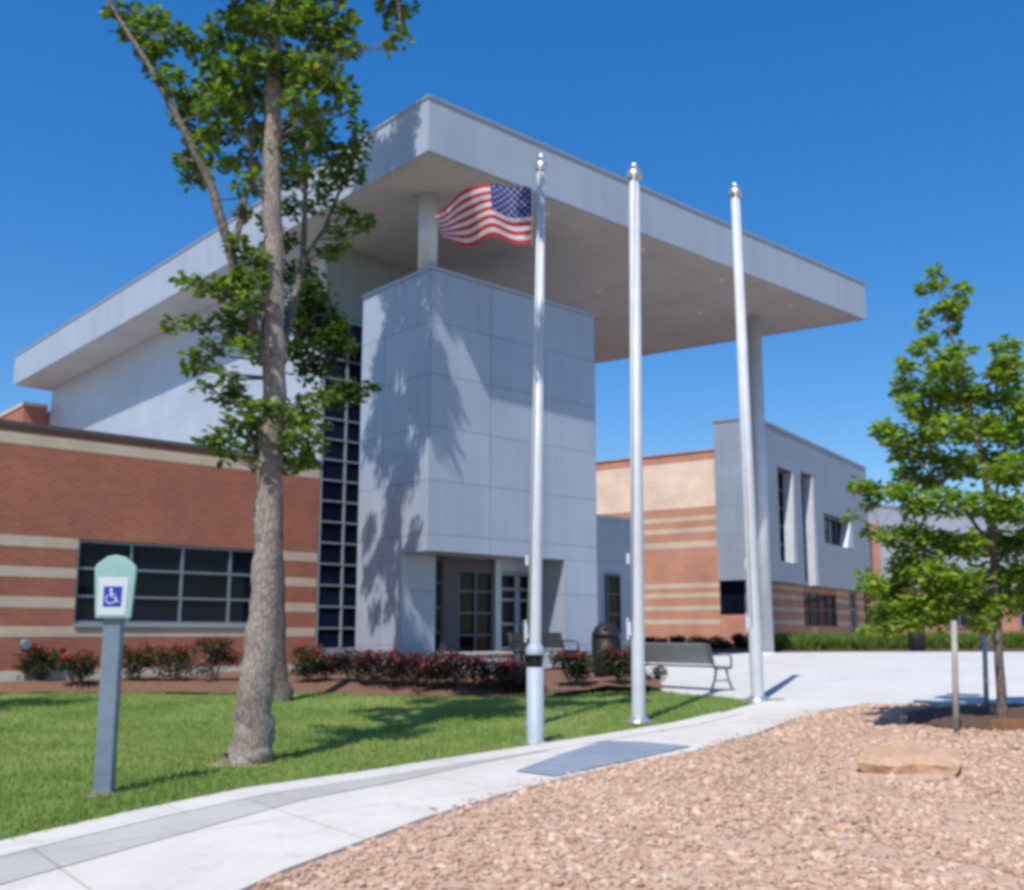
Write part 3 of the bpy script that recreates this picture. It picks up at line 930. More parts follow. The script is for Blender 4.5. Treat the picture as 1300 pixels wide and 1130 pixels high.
# ------------------------------------------------------------------ boulder, low rocks
bl = MB()
bc = (3.62, 9.65)
pts = [(-.47, -.06), (-.24, -.26), (.02, -.22), (.30, -.46), (.53, .05), (.24, .52), (-.26, .50)]
n = len(pts)
lower = [(x * .80, y * .80, -.10) for x, y in pts]
upper = [(x, y, .10 + .03 * math.sin(3 * x + 2 * y) + .09 * y) for x, y in pts]
top = [(x * .88, y * .88, .14 + .02 * math.sin(5 * x) + .10 * y) for x, y in pts]
bl.add(lower + upper + top + [(0, 0, .15)],
       [(i, (i + 1) % n, n + (i + 1) % n, n + i) for i in range(n)] + [(n + i, n + (i + 1) % n, 2 * n + (i + 1) % n, 2 * n + i) for i in range(n)] + [(2 * n + i, 2 * n + (i + 1) % n, 3 * n) for i in range(n)])
bo_ = bl.build('flat_boulder', 'boulder', loc=(bc[0], bc[1], gz(*bc) + .0), uv=False)
md = bo_.modifiers.new('s', 'SUBSURF'); md.levels = md.render_levels = 3; md.subdivision_type = 'SIMPLE'
tx = bpy.data.textures.new('rocky', 'CLOUDS'); tx.noise_scale = .22
md = bo_.modifiers.new('d', 'DISPLACE'); md.texture = tx; md.strength = .085; md.mid_level = .5
tag(bo_, 'flat tan sandstone boulder lying in the gravel bed', 'boulder')

def in_poly(x, y, poly):
    c = False
    j = len(poly) - 1
    for i in range(len(poly)):
        xi, yi = poly[i]; xj, yj = poly[j]
        if (yi > y) != (yj > y) and x < (xj - xi) * (y - yi) / (yj - yi) + xi:
            c = not c
        j = i
    return c

MULCH = [(5.15, 12.5), (5.0, 13.2), (5.4, 14.2), (6.4, 14.7), (7.8, 14.6), (8.8, 13.8), (8.8, 12.9), (7.9, 12.25), (6.6, 12.0), (5.7, 12.1)]
mc = (6.6, 13.3)
def zm(x, y):
    d = math.hypot((x - mc[0]) / 1.9, (y - mc[1]) / 1.3)
    return zgrav(x, y) + .14 * max(0, 1 - d ** 2)
sheet('mulch_ring', MULCH, .02, 'mulch_dark', .2, zf=zm, amp=.03, ns=4, thick=.12)

gr = MB()
rg = random.Random(3)
cnt = 0
while cnt < 34000:
    y = 4.6 + 11.0 * rg.random() ** 1.25
    x = rg.uniform(-1.6, 8.8) if rg.random() < .75 else rg.uniform(0, 11)
    if not in_poly(x, y, GRAV) or in_poly(x, y, MULCH):
        continue
    if mnoise.noise(Vector((x * 1.1, y * 1.1, 8))) < -.18 and rg.random() < .6:
        continue
    if ((x - bc[0]) / .55) ** 2 + ((y - bc[1]) / .55) ** 2 < .9:
        continue
    s = rg.choice((.010, .012, .015, .018, .023, .032)) * rg.uniform(.8, 1.2) * (1.5 if rg.random() < .04 else 1)
    gr.rock((x, y, zgrav(x, y) + s * .12), s * rg.uniform(.8, 1.5), s * rg.uniform(.7, 1.2), s * rg.uniform(.5, .9), rg=rg, jag=.28, rz=rg.uniform(0, 6.28))
    cnt += 1
for i in range(150):       # strays kicked on to the path
    k = rg.randrange(len(edge_pg) - 2)
    p = Vector(edge_pg[k]).lerp(Vector(edge_pg[k + 1]), rg.random())
    d = abs(rg.gauss(0, .09))
    q = (p.x - d * .6, p.y + d * .8)
    s = rg.uniform(.008, .018)
    gr.rock((q[0], q[1], gz(*q) + .022 + s * .4), s * 1.3, s, s * .7, rg=rg, jag=.28, rz=rg.uniform(0, 6))
tag(gr.build('gravel', 'stone', uv=False), kind='stuff')

# ------------------------------------------------------------------ grass
def blades(name, count, place, h0, h1, wdt, mat, seed):
    rg = random.Random(seed)
    vs, fs = [], []
    k = 0
    while k < count:
        p = place(rg)
        if p is None:
            continue
        x, y, z = p
        h = rg.uniform(h0, h1); a = rg.uniform(0, 6.28); l = rg.uniform(.1, .8) * h; b = rg.uniform(0, 6.28)
        dx, dy = math.cos(a) * wdt, math.sin(a) * wdt
        i = len(vs)
        vs += [(x - dx, y - dy, z - .01), (x + dx, y + dy, z - .01), (x + l * .4 * math.cos(b) + dx * .6, y + l * .4 * math.sin(b) + dy * .6, z + h * .6), (x + l * math.cos(b), y + l * math.sin(b), z + h)]
        fs += [(i, i + 1, i + 2), (i, i + 2, i + 3)]
        k += 1
    me = bpy.data.meshes.new(name)
    me.from_pydata(vs, [], fs)
    me.materials.append(M[mat])
    me.update()
    o = bpy.data.objects.new(name, me)
    COL.objects.link(o)
    return o
def lawn_spot(rg):
    y = 6.2 + 14.4 * rg.random() ** 1.5
    x = rg.uniform(-.56 * y - .5, .30 * y)
    if not in_poly(x, y, LAWN) or in_poly(x, y, PATH):
        return None
    dens = mnoise.noise(Vector((x * .9, y * .9, 5)))
    if dens < -.25 and rg.random() < .5:
        return None
    return x, y, gz(x, y) + .02 * mnoise.noise(Vector((x * .7, y * .7, 3.1)))
tag(blades('grass', 90000, lawn_spot, .025, .06, .006, 'blade', 11), kind='stuff')

# dry soil around the two free-standing poles
_v = ong(752, 936); _s = (-3.5, 9.05)
for px_, py_, rx in ((1.71, 14.1, .36), (3.98, 16.85, .42), (_v.x, _v.y, .2), (-2.74, 10.78, .42), (_s[0] - .02, _s[1] - .05, .17)):
    pts = []
    for i in range(22):
        a = i * math.pi / 11
        k = rx * (.8 + .5 * mnoise.noise(Vector((math.cos(a) * 1.7 + px_, math.sin(a) * 1.7 + py_, 2))) + .12 * math.sin(7 * a))
        pts.append((px_ + k * math.cos(a), py_ + k * math.sin(a)))
    sheet('bare_soil', pts, .014, 'soil', .2, amp=.02, ns=.7)

# ------------------------------------------------------------------ trees
def leaf_shape(L, W):
    return [(0, 0, 0), (-.42 * W, .28 * L, .06 * L), (-.5 * W, .6 * L, .05 * L), (0, L, -.06 * L), (.5 * W, .6 * L, .05 * L), (.42 * W, .28 * L, .06 * L), (0, .5 * L, -.02 * L)]
LF = [(0, 6, 2, 1), (6, 3, 2), (0, 5, 4, 6), (6, 4, 3)]

def foliage(clumps, n_of, L0, L1, rg, flat=.85):
    vs, fs = [], []
    for c, r in clumps:
        for _ in range(n_of(r)):
            while True:
                d = Vector((rg.uniform(-1, 1), rg.uniform(-1, 1), rg.uniform(-1, 1)))
                if d.length <= 1:
                    break
            k = d.length ** .5
            p = c + Vector((d.x, d.y, d.z * flat)) * r * (.6 + .6 * k * rg.random())
            L = rg.uniform(L0, L1); W = L * rg.uniform(.5, .72)
            up = Vector((rg.gauss(0, .55), rg.gauss(0, .55), 1)).normalized()
            out = Vector((d.x + rg.gauss(0, .5), d.y + rg.gauss(0, .5), d.z * .4 - .15 + rg.gauss(0, .3)))
            out = (out - up * out.dot(up))
            if out.length < 1e-3:
                continue
            out.normalize()
            side = out.cross(up)
            i = len(vs)
            for x, y, z in leaf_shape(L, W):
                q = p + side * x + out * y + up * z
                vs.append(tuple(q))
            fs += [tuple(i + j for j in f) for f in LF]
    return vs, fs

def mesh_obj(name, vs, fs, mat, parent, smooth=False):
    me = bpy.data.meshes.new(name)
    me.from_pydata(vs, [], fs)
    me.materials.append(M[mat])
    if smooth:
        me.polygons.foreach_set('use_smooth', [True] * len(me.polygons))
    me.update()
    o = bpy.data.objects.new(name, me)
    COL.objects.link(o)
    o.parent = parent
    return o

def make_tree(name, base, limbs, clumps, leafm, barkm, nf, L0, L1, label, seed, twig=.012, group=None):
    """limbs: lists of (world point, radius); clumps: (world centre, radius)"""
    rg = random.Random(seed)
    root = empty(name, base, label=label, cat='tree', group=group)
    B = Vector(base)
    trunk = None
    nodes = []
    for li, limb in enumerate(limbs):
        pts = [Vector(p) - B for p, r in limb]; rad = [r for p, r in limb]
        P, Q = [], []
        for i in range(len(pts) - 1):
            for k in range(6):
                f = k / 6
                p = pts[i].lerp(pts[i + 1], f)
                if 0 < i + f:
                    p = p + Vector((rg.gauss(0, 1), rg.gauss(0, 1), 0)) * (rad[i] * .07)
                P.append(p); Q.append(rad[i] * (1 - f) + rad[i + 1] * f)
        P.append(pts[-1]); Q.append(rad[-1])
        m = MB(); m.tube(P, Q, 16 if li == 0 else 9, wob=.11, seed=seed + li)
        o = m.build('trunk' if li == 0 else 'limb', barkm if li == 0 or barkm == 'bark_dark' else 'bark_limb', root, uv=False)
        nodes += [(p, r) for p, r in zip(P, Q)]
    tw = MB()
    for c, r in clumps:
        c = c - B
        best = min(nodes, key=lambda nr: (nr[0] - c).length + max(0, nr[0].z - c.z + .1) * 3)
        d = (c - best[0])
        midp = best[0] + d * .5 + Vector((rg.gauss(0, .06), rg.gauss(0, .06), -.08 * d.length))
        r0 = min(best[1] * .5, twig + .008 * d.length)
        tw.tube([best[0], midp, c], [r0, r0 * .7, r0 * .3], 5, cap=False)
        for _ in range(3):
            e = c + Vector((rg.gauss(0, .6), rg.gauss(0, .6), rg.gauss(0, .5))) * r
            tw.tube([midp.lerp(c, .5), (midp.lerp(c, .5) + e) / 2 + Vector((0, 0, .02)), e], [r0 * .45, r0 * .35, r0 * .15], 4, cap=False)
    vs, fs = foliage([(c - B, r) for c, r in clumps], nf, L0, L1, rg)
    nl = len(fs)
    off = len(vs)
    cr = mesh_obj('crown', vs + tw.v, fs + [tuple(off + i for i in f) for f in tw.f], leafm, root)
    cr.data.materials.append(M[barkm if barkm == 'bark_dark' else 'bark_limb'])
    cr.data.polygons.foreach_set('material_index', [0] * nl + [1] * len(tw.f))
    return root

def pxclumps(lst, Y, spread, rg, grow=1.12):
    out = []
    for x, y, r in lst:
        YY = Y + rg.uniform(-spread, spread)
        out.append((at(x, y, YY), r * grow / 1308 * YY))
    return out

T1 = [(150,15,18),(170,40,20),(200,60,18),(195,25,22),(225,45,18),(200,82,14),(206,100,12),(225,95,12),(260,60,24),(285,40,26),(310,20,28),(330,30,26),(370,20,32),(400,25,28),(430,30,24),(417,58,24),(442,60,16),(300,90,26),(270,100,24),(250,130,20),(235,145,16),(285,130,22),(305,112,20),(340,75,20),(362,100,24),(390,90,28),(380,130,24),(402,150,22),(425,110,20),(442,130,18),(330,130,18),(318,160,20),(290,165,18),(268,168,16),(240,205,16),(252,222,16),(270,200,16),(300,202,14),(240,232,10),(330,208,12),(375,200,14),(300,310,16),(320,330,20),(315,355,20),(290,365,22),(265,365,18),(240,360,10),(230,355,8),(310,385,20),(330,395,18),(285,405,16),(250,411,13),(220,413,13),(300,420,18),(268,442,14),(250,460,15),(240,467,9),(310,440,16),(330,450,12),(290,480,16),(280,507,12),(300,500,18),(330,520,20),(350,530,24),(380,520,22),(310,540,24),(280,560,18),(265,560,12),(285,577,9),(340,560,26),(375,555,24),(400,540,16),(370,582,20),(350,592,16),(385,585,14),(400,570,12),(320,570,16),(330,592,10),(258,490,7),(410,505,16),(232,125,14),(243,165,14),(262,140,16),(232,205,10),(300,235,10),(318,225,10),(222,120,10),(185,65,14),(310,270,9),(352,165,14),(345,190,12),(258,180,13)]
T2 = [(380,350,22),(395,370,24),(390,395,26),(410,400,24),(425,415,20),(372,402,18),(396,425,24),(420,430,22),(440,440,14),(380,445,18),(395,470,20),(430,503,20),(445,502,10),(457,503,9),(471,490,7),(415,460,14),(440,490,12),(345,350,14),(332,182,18),(350,228,16),(368,262,16),(300,132,18),(322,92,18),(352,122,20),(284,92,16),(362,305,15),(340,282,14),(312,60,18),(365,75,18),(372,172,16),(290,210,12),(270,120,14),(372,228,15),(330,240,12)]
T1R = [(455,160,12),(458,182,12),(450,192,14),(410,180,16),(395,170,20),(395,192,16),(430,200,15),(420,215,14),(445,206,12),(400,230,14),(432,230,12),(452,222,11),(410,250,12),(400,265,10),(440,270,12),(460,285,13),(472,282,8),(425,290,9),(430,315,13),(415,325,12),(440,300,8),(380,215,12)]
T1F = [(490,10,13),(505,15,13),(520,10,9),(500,35,11),(512,47,10),(495,60,7)]
rgc = random.Random(5)
Y1 = 10.8
b1 = Vector((-2.71, 10.8, gz(-2.71, 10.8) - .05))
tr = lambda x, y, r, Y=Y1: (at(x, y, Y), r)
limbs1 = [[(b1 + Vector((-.03, 0, -.06)), .285), (b1 + Vector((-.02, 0, .04)), .25), (b1 + Vector((.02, 0, .16)), .215), tr(322, 900, .188), tr(334, 800, .165), tr(340, 700, .146), tr(343, 600, .136), tr(348, 480, .125), tr(346, 350, .114), tr(345, 200, .098), tr(347, 60, .082), tr(350, -60, .08), (at(352, -200, 10.8), .06), (at(356, -420, 10.7), .03)],
          [tr(347, 480, .066), tr(320, 410, .060, 10.7), tr(294, 325, .056, 10.6), tr(270, 240, .048, 10.5), tr(236, 170, .040, 10.45), tr(190, 85, .029, 10.4), tr(146, 15, .020, 10.4), tr(90, -70, .012, 10.4)],
          [tr(296, 320, .04, 10.62), tr(308, 270, .036, 10.7), tr(318, 215, .029, 10.8), tr(322, 150, .02, 10.9), tr(318, 80, .010, 11)],
          [tr(348, 470, .052, 10.85), tr(370, 400, .046, 11.35), tr(385, 330, .04, 11.85), tr(388, 210, .03, 12.1), tr(400, 110, .02, 12.2), tr(404, 60, .01, 12.2)],
          [tr(385, 330, .03, 11.85), tr(412, 290, .026, 12.0), tr(434, 235, .02, 12.1), tr(453, 172, .010, 12.1)],
          [tr(347, 30, .04), tr(420, -30, .034, 10.9), tr(485, -30, .026, 11), tr(505, 0, .018, 11.1), tr(510, 40, .007, 11.1)],
          [tr(345, 150, .05), tr(385, 70, .035, 10.9), tr(425, 10, .02, 11), tr(450, -60, .012, 11.1)]]
cl1 = pxclumps(T1, Y1, .45, rgc) + pxclumps(T1R, 12.1, .35, rgc) + pxclumps(T1F, 11.1, .3, rgc)
for i in range(34):     # the crown goes on above the picture
    a = rgc.uniform(0, 6.28); q = rgc.uniform(.2, 1.0)
    cl1.append((Vector((-2.7 + 2.0 * q * math.cos(a), 10.7 + 1.9 * q * math.sin(a), rgc.uniform(8.9, 12.6))), rgc.uniform(.22, .42)))
make_tree('oak_tree', b1, limbs1, cl1, 'leaf', 'bark', lambda r: int(64 * (r / .16) ** 1.8), .08, .135,
          'tall pale-barked oak leaning in the lawn, leafy all along its trunk', 21)
Y2 = 18.5
b2_ = Vector((-4.13, 18.5, gz(-4.13, 18.5) - .05))
tr2 = lambda x, y, r: (at(x, y, Y2), r)
limbs2 = [[(b2_, .22), tr2(353, 850, .16), tr2(351, 760, .145), tr2(349, 650, .13), tr2(350, 520, .115), tr2(351, 400, .10), tr2(350, 300, .085), tr2(349, 200, .07), tr2(350, 100, .055), tr2(352, -20, .045), tr2(350, -180, .025)],
          [tr2(351, 480, .05), tr2(375, 430, .045), tr2(400, 400, .03), tr2(422, 400, .012)],
          [tr2(350, 540, .05), tr2(390, 500, .04), tr2(440, 502, .025), tr2(468, 495, .012)],
          [tr2(350, 300, .04), tr2(325, 220, .03), tr2(300, 130, .015)]]
cl2 = pxclumps(T2, Y2, .5, rgc)
for i in range(34):
    a = rgc.uniform(0, 6.28); q = rgc.uniform(.15, 1.0)
    cl2.append((Vector((-4.55 + 1.35 * q * math.cos(a), 18.4 + 1.6 * q * math.sin(a), rgc.uniform(14.1, 17.0))), rgc.uniform(.3, .5)))
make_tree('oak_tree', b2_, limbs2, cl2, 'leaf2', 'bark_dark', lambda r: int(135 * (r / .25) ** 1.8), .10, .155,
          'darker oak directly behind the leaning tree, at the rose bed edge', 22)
# young tree on the right
T3 = [(1184,345,8),(1178,365,12),(1195,360,9),(1220,368,9),(1215,385,11),(1203,390,11),(1182,395,8),(1213,402,9),(1172,412,8),(1178,435,10),(1165,443,9),(1205,450,13),(1225,445,11),(1195,470,20),(1215,475,18),(1150,465,11),(1148,490,15),(1150,510,11),(1185,500,20),(1215,505,24),(1180,530,20),(1240,500,16),(1275,440,13),(1278,456,11),(1270,475,15),(1285,476,13),(1296,460,9),(1265,510,16),(1290,500,18),(1305,520,22),(1155,525,7),(1120,545,13),(1135,555,16),(1145,575,14),(1170,555,14),(1175,577,16),(1205,545,24),(1240,545,24),(1270,545,24),(1305,560,28),(1150,600,14),(1180,610,18),(1215,590,24),(1250,590,24),(1285,600,26),(1095,616,11),(1084,618,6),(1115,626,13),(1105,641,7),(1140,626,14),(1165,641,20),(1200,636,22),(1245,640,22),(1285,645,26),(1080,656,6),(1105,676,7),(1130,680,15),(1160,681,22),(1190,690,22),(1225,692,22),(1265,690,24),(1297,690,20),(1160,716,22),(1145,736,16),(1190,731,22),(1220,740,22),(1255,736,20),(1292,730,20),(1105,739,13),(1115,746,9),(1130,760,16),(1120,780,14),(1150,776,18),(1170,766,16),(1200,766,18),(1235,770,16),(1270,770,16),(1302,760,18),(1104,801,7),(1130,796,12),(1160,790,12),(1190,786,12),(1245,795,10),(1340,600,30),(1330,680,28),(1340,560,26),(1330,740,22),(1360,640,26),(1210,420,8)]
Y3 = 12.75
b3 = Vector((5.98, 12.75, gz(5.98, 12.75) + .05))
tr3 = lambda x, y, r, Y=Y3: (at(x, y, Y), r)
limbs3 = [[(b3 + Vector((0, 0, -.1)), .075), tr3(1272, 890, .06), tr3(1266, 800, .052), tr3(1262, 700, .046), tr3(1250, 600, .038), tr3(1228, 500, .026), tr3(1206, 420, .016), tr3(1186, 345, .006)],
          [tr3(1262, 700, .026), tr3(1220, 640, .02, 12.6), tr3(1170, 590, .013, 12.5), tr3(1130, 550, .006, 12.4)],
          [tr3(1265, 760, .026), tr3(1210, 720, .018, 12.5), tr3(1150, 690, .012, 12.35), tr3(1085, 655, .005, 12.3)],
          [tr3(1258, 660, .026), tr3(1275, 580, .018, 12.9), tr3(1280, 500, .012, 13), tr3(1278, 440, .005, 13)],
          [tr3(1262, 720, .024), tr3(1310, 660, .018, 12.8), tr3(1345, 590, .010, 12.9)],
          [tr3(1266, 790, .022), tr3(1200, 775, .015, 12.6), tr3(1120, 785, .006, 12.5)]]
cl3 = pxclumps([c for c in T3 if c[1] < 700], Y3, .55, rgc, 1.14) + pxclumps([c for c in T3 if c[1] >= 700], Y3, .5, rgc, 1.32)
make_tree('young_tree', b3, limbs3, cl3, 'leaf3', 'bark_dark', lambda r: int(112 * (r / .16) ** 1.8), .08, .135,
          'slender young tree with bright green leaves, staked in the gravel bed', 23, .006)
# stakes
def stake(px, py, top_y, Y, r, mat, label):
    p = at(px, py, Y); p.z = gz(p.x, p.y)
    q = at(px - 3, top_y, Y)
    root = MB(); H = q.z - p.z
    root.tube([(0, 0, -.1), (q.x - p.x, 0, H)], [r, r * .93], 10)
    o = root.build('tree_stake', mat, loc=(p.x, p.y, p.z), uv=False)
    tag(o, label, 'stake', 'stakes round the young tree')
    return o
stake(1214, 936, 788, 11.9, .036, 'wood', 'pale wooden stake of the young tree, nearest the flat boulder')
stake(1252, 897, 788, 14.6, .036, 'bolt', 'grey metal stake behind the young tree, at the plaza edge')
# low rusted edging in front of the mulch
m = MB()
arc = [MULCH[i] for i in (9, 8, 7, 6)]
arc = [(5.55, 12.12), (6.1, 12.0), (6.7, 11.97), (7.4, 12.05), (8.0, 12.25), (8.7, 12.75)]
for i in range(len(arc) - 1):
    p, q = Vector(arc[i]), Vector(arc[i + 1])
    nrm = Vector((-(q - p).y, (q - p).x)).normalized() * .02
    z0, z1 = gz(*p) - .05, gz(*q) - .05
    vs = [(p.x - nrm.x, p.y - nrm.y, z0), (q.x - nrm.x, q.y - nrm.y, z1), (q.x + nrm.x, q.y + nrm.y, z1), (p.x + nrm.x, p.y + nrm.y, z0)]
    vs += [(x, y, z + .19) for x, y, z in vs]
    m.add(vs, [(0, 3, 2, 1), (4, 5, 6, 7), (0, 1, 5, 4), (1, 2, 6, 5), (2, 3, 7, 6), (3, 0, 4, 7)])
tag(m.build('garden_edging', 'rust', uv=False), 'low rusty steel edging holding the mulch under the young tree', 'edging')

# a neighbour of the oaks whose shade lies on the left of the lawn
b4 = Vector((-11.2, 13.2, gz(-11.2, 13.2) - .05))
limbs4 = [[(b4, .25), (b4 + Vector((.1, 0, 3)), .19), (b4 + Vector((.1, .1, 6)), .14), (b4 + Vector((0, .1, 10)), .06)]]
cl4 = []
for i in range(40):
    a = rgc.uniform(0, 6.28); q = rgc.uniform(.2, 1.0)
    cl4.append((b4 + Vector((1.7 * q * math.cos(a), 1.7 * q * math.sin(a), rgc.uniform(4.4, 9.5))), rgc.uniform(.3, .5)))
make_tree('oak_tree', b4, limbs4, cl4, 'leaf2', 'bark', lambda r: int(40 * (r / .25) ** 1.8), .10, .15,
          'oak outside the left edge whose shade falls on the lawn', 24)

# ------------------------------------------------------------------ roses along the wall
def rose(p, h, wd, red, seed, label):
    rg = random.Random(seed)
    root = empty('rose_bush', p, label=label, cat='rose bush', group='rose bushes in the bed along the building')
    st = MB()
    tips = []
    for k in range(11):
        a = rg.uniform(0, 6.28); q = rg.uniform(.3, 1)
        e = Vector((math.cos(a) * wd * q, math.sin(a) * wd * q, h * rg.uniform(.65, 1.0)))
        st.tube([(e.x * .1, e.y * .1, -.05), (e.x * .6, e.y * .6, e.z * .5), e], [.009, .007, .004], 5, cap=False)
        tips.append(e)
    st.build('stem', 'bark_dark', root, uv=False)
    cl = [(t + Vector((0, 0, -.06)), wd * .5) for t in tips] + [(Vector((rg.uniform(-.7, .7) * wd, rg.uniform(-.7, .7) * wd, h * rg.uniform(.25, .65))), wd * .55) for _ in range(8)]
    vs, fs = foliage(cl, lambda r: 75, .05, .085, rg)
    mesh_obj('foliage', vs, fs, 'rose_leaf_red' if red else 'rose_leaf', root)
    for t in tips[:11 if not red else 8]:
        c = t + Vector((rg.gauss(0, .03), rg.gauss(0, .03), .03))
        vs, fs = foliage([(Vector((0, 0, 0)), .05)], lambda r: 16, .045, .075, rg)
        o = mesh_obj('blossom', vs, fs, 'petal', root)
        o.location = c
ROSES = [(-8, 872, .50, .30, 0, 'rose bush cut by the left edge of the photo, by the brick wall'),
 (50, 873, .62, .34, 0, 'rose bush with a pale red top below the round wall vent'),
 (97, 876, .60, .34, 0, 'rose bush just left of the thick sign post'),
 (170, 872, .66, .36, 0, 'rose bush just right of the thick sign post, below the window'),
 (222, 872, .62, .34, 0, 'dark green rose bush midway between sign post and oak'),
 (272, 873, .74, .38, 0, 'bright pink-red rose bush just left of the oak trunks'),
 (392, 873, .66, .34, 0, 'red rose bush just right of the oak trunks, below the brick edge'),
 (412, 871, .5, .28, 1, 'small wine-red rose bush below the glazed corner'),
 (446, 874, .62, .36, 1, 'wine-red rose bush at the left foot of the metal tower'),
 (478, 876, .66, .38, 1, 'wine-red rose bush in front of the tower side, left of the pale pier'),
 (512, 877, .66, .38, 1, 'wine-red rose bush below the narrow pale pier of the tower'),
 (546, 878, .62, .36, 1, 'wine-red rose bush below the tower corner'),
 (585, 878, .66, .38, 1, 'wine-red rose bush below the entrance windows'),
 (622, 879, .60, .34, 1, 'wine-red rose bush left of the dark bench legs'),
 (655, 880, .50, .30, 1, 'wine-red rose bush just left of the bollard'),
 (728, 878, .52, .30, 0, 'green rose bush between bollard and black bin'),
 (790, 876, .58, .32, 0, 'red-flowered bush right of the black bin, left of the bare pole')]
for i, (x, y, h, wd, red, lab) in enumerate(ROSES):
    p = ong(x, y + 2)
    p.z = zbed(p.x, p.y)
    rose(p, h * (.98 if red else 1.14), wd * 1.15, red, 100 + i, lab)
# last shrub by the plaza
p = ong(836, 874); p.z = gz(p.x, p.y)
sh = empty('shrub', p, label='small olive shrub on the lawn corner in front of the grey bench', cat='shrub')
rgs = random.Random(9)
vs, fs = foliage([(Vector((rgs.gauss(0, .1), rgs.gauss(0, .1), rgs.uniform(.12, .42))), .14) for _ in range(12)], lambda r: 45, .035, .06, rgs)
mesh_obj('foliage', vs, fs, 'rose_leaf', sh)
st = MB()
for k in range(5):
    st.tube([(0, 0, -.05), (rgs.gauss(0, .08), rgs.gauss(0, .08), .4)], [.008, .004], 5, cap=False)
st.build('stem', 'bark_dark', sh, uv=False)

# ------------------------------------------------------------------ planting across the plaza
fa = gp((905, 829.5), (985, 828.6), (1100, 827.6), (1300, 827.6), (1600, 828.6))
FB = fa + [(fa[-1][0] + 10, fa[-1][1] + 10), (14, 47), (7.2, 43.5), (2.5, 46)]
sheet('far_bed', FB, .012, 'mulch_dark', 1.5)
def far_grass(rg):
    return None
names = ['nearest the canopy column', 'second from the canopy column', 'below the slate box corner', 'below the right slot window', 'below the lower dark window', 'below the brick pier', 'left of the far bin', 'right of the far bin', 'between the bin and the tree stake', 'behind the tree stakes', 'at the right edge of the photo']
for i, (px, py) in enumerate([(992, 825), (1010, 824), (1029, 825), (1048, 824), (1068, 825), (1088, 824), (1112, 825), (1136, 824), (1185, 824), (1225, 824), (1285, 823)]):
    p = ong(px, py); p.z = gz(p.x, p.y)
    rg = random.Random(300 + i)
    def spot(rg, p=p):
        a = rg.uniform(0, 6.28); q = rg.random() ** .5
        return (.55 * q * math.cos(a), .45 * q * math.sin(a), 0)
    o = blades('grass_clump', 650, spot, .25, .62, .014, 'tuft', 400 + i)
    o.location = p
    tag(o, 'bright green grass clump across the plaza, ' + names[i], 'grass clump', 'grass clumps across the plaza')
# dark hedge below the striped brick wall
for i in range(7):
    px = 832 + i * 20
    p = at(px, 828, 38.0); p.z = gz(p.x, p.y)
    rg = random.Random(500 + i)
    root = empty('hedge_shrub', p, label='dark clipped shrub below the striped brick wall, number %s from the link wall' % ['one', 'two', 'three', 'four', 'five', 'six', 'seven'][i], cat='shrub', group='dark shrubs below the striped wall')
    root['label'] = ['dark shrub against the link wall, behind the bare middle pole', 'dark shrub second from the link wall', 'dark shrub above the left half of the grey bench', 'dark shrub above the middle of the grey bench', 'dark shrub above the right end of the grey bench', 'dark shrub just past the grey bench, under the striped wall', 'dark shrub left of the plaza flagpole, under the box corner'][i]
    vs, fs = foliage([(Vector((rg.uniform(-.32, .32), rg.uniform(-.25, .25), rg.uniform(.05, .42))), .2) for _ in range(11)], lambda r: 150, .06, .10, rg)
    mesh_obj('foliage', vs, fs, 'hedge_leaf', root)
    st = MB(); st.tube([(0, 0, -.05), (0, 0, .4)], [.02, .01], 6); st.build('stem', 'bark_dark', root, uv=False)

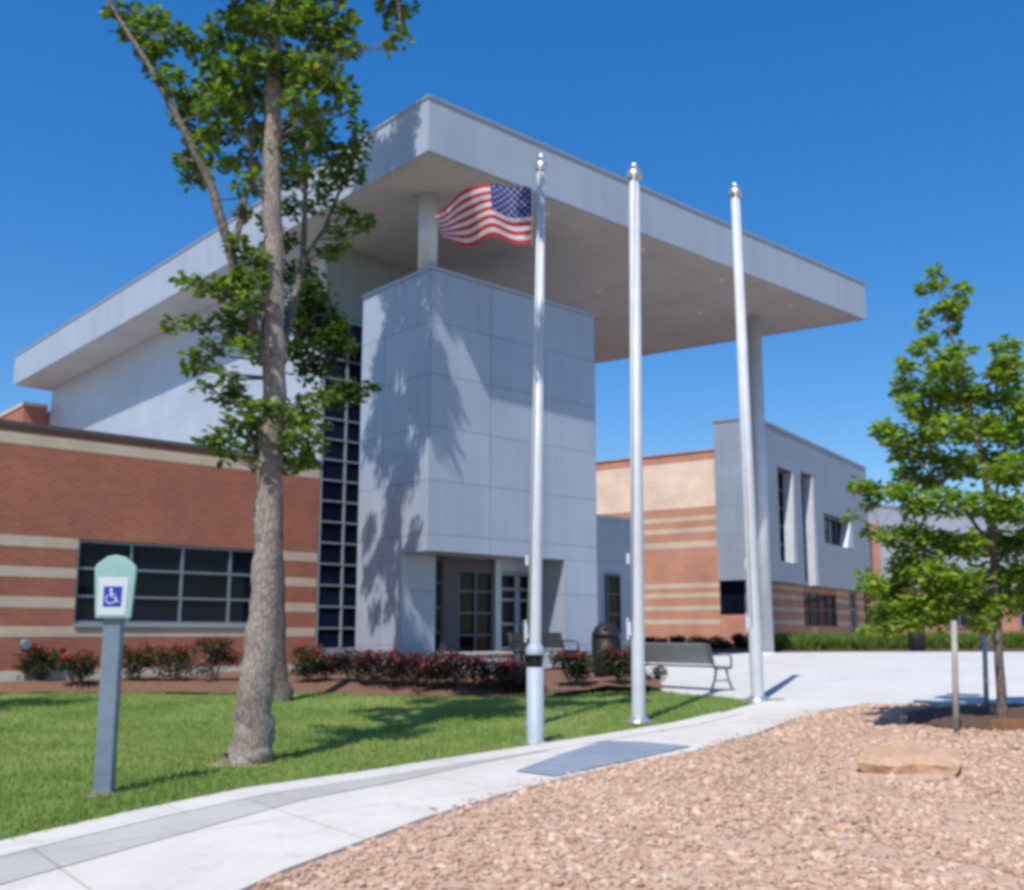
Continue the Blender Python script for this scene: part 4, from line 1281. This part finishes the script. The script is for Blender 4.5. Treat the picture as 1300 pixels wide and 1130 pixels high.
# ------------------------------------------------------------------ light, sky, camera
EL = R(54.5)
az = Vector((-.3696, -.929, 0)).normalized()
to_sun = Vector((az.x * math.cos(EL), az.y * math.cos(EL), math.sin(EL)))
sd_ = bpy.data.lights.new('sun', 'SUN')
sd_.energy = 4.4; sd_.angle = R(.53); sd_.color = (1.0, .955, .88)
so = bpy.data.objects.new('sun', sd_)
COL.objects.link(so)
so.rotation_euler = to_sun.to_track_quat('Z', 'Y').to_euler()
so.location = (0, -20, 40)
W = bpy.data.worlds.new('World')
S.world = W
W.use_nodes = True
t = W.node_tree
sk = t.nodes.new('ShaderNodeTexSky')
sk.sky_type = 'NISHITA'
sk.sun_disc = False
sk.sun_elevation = EL
sk.sun_rotation = math.atan2(to_sun.x, to_sun.y)
sk.air_density = 1.0; sk.dust_density = .3; sk.ozone_density = 3.0; sk.altitude = 50
bg = t.nodes['Background']
hs = t.nodes.new('ShaderNodeHueSaturation')
hs.inputs['Saturation'].default_value = 1.375
hs.inputs['Hue'].default_value = .505
sep = N(t, 'ShaderNodeSeparateColor', mode='HSV')
cmb = N(t, 'ShaderNodeCombineColor', mode='HSV')
pw_ = N(t, 'ShaderNodeMath', operation='POWER')
pw_.inputs[1].default_value = .65
ml_ = N(t, 'ShaderNodeMath', operation='MULTIPLY')
ml_.inputs[1].default_value = 1.56
t.links.new(sk.outputs[0], sep.inputs[0])
t.links.new(sep.outputs[0], cmb.inputs[0]); t.links.new(sep.outputs[1], cmb.inputs[1])
t.links.new(sep.outputs[2], pw_.inputs[0]); t.links.new(pw_.outputs[0], ml_.inputs[0]); t.links.new(ml_.outputs[0], cmb.inputs[2])
t.links.new(cmb.outputs[0], hs.inputs['Color'])
t.links.new(hs.outputs[0], bg.inputs[0])
bg.inputs[1].default_value = .148

cd = bpy.data.cameras.new('camera')
cam = bpy.data.objects.new('camera', cd)
COL.objects.link(cam)
cam.location = EYE
cam.rotation_euler = (math.pi / 2 + TILT, 0, 0)
cd.sensor_width = 36; cd.sensor_fit = 'HORIZONTAL'
cd.lens = 36 * FL / 1300
cd.shift_y = 35 / 1300
cd.clip_end = 3000
S.camera = cam
S.render.engine = 'CYCLES'
S.view_settings.view_transform = 'Standard'
S.view_settings.look = 'None'
S.view_settings.exposure = .2
S.view_settings.gamma = 1
S.cycles.filter_width = 4.0
S.cycles.max_bounces = 8
S.cycles.use_denoising = True
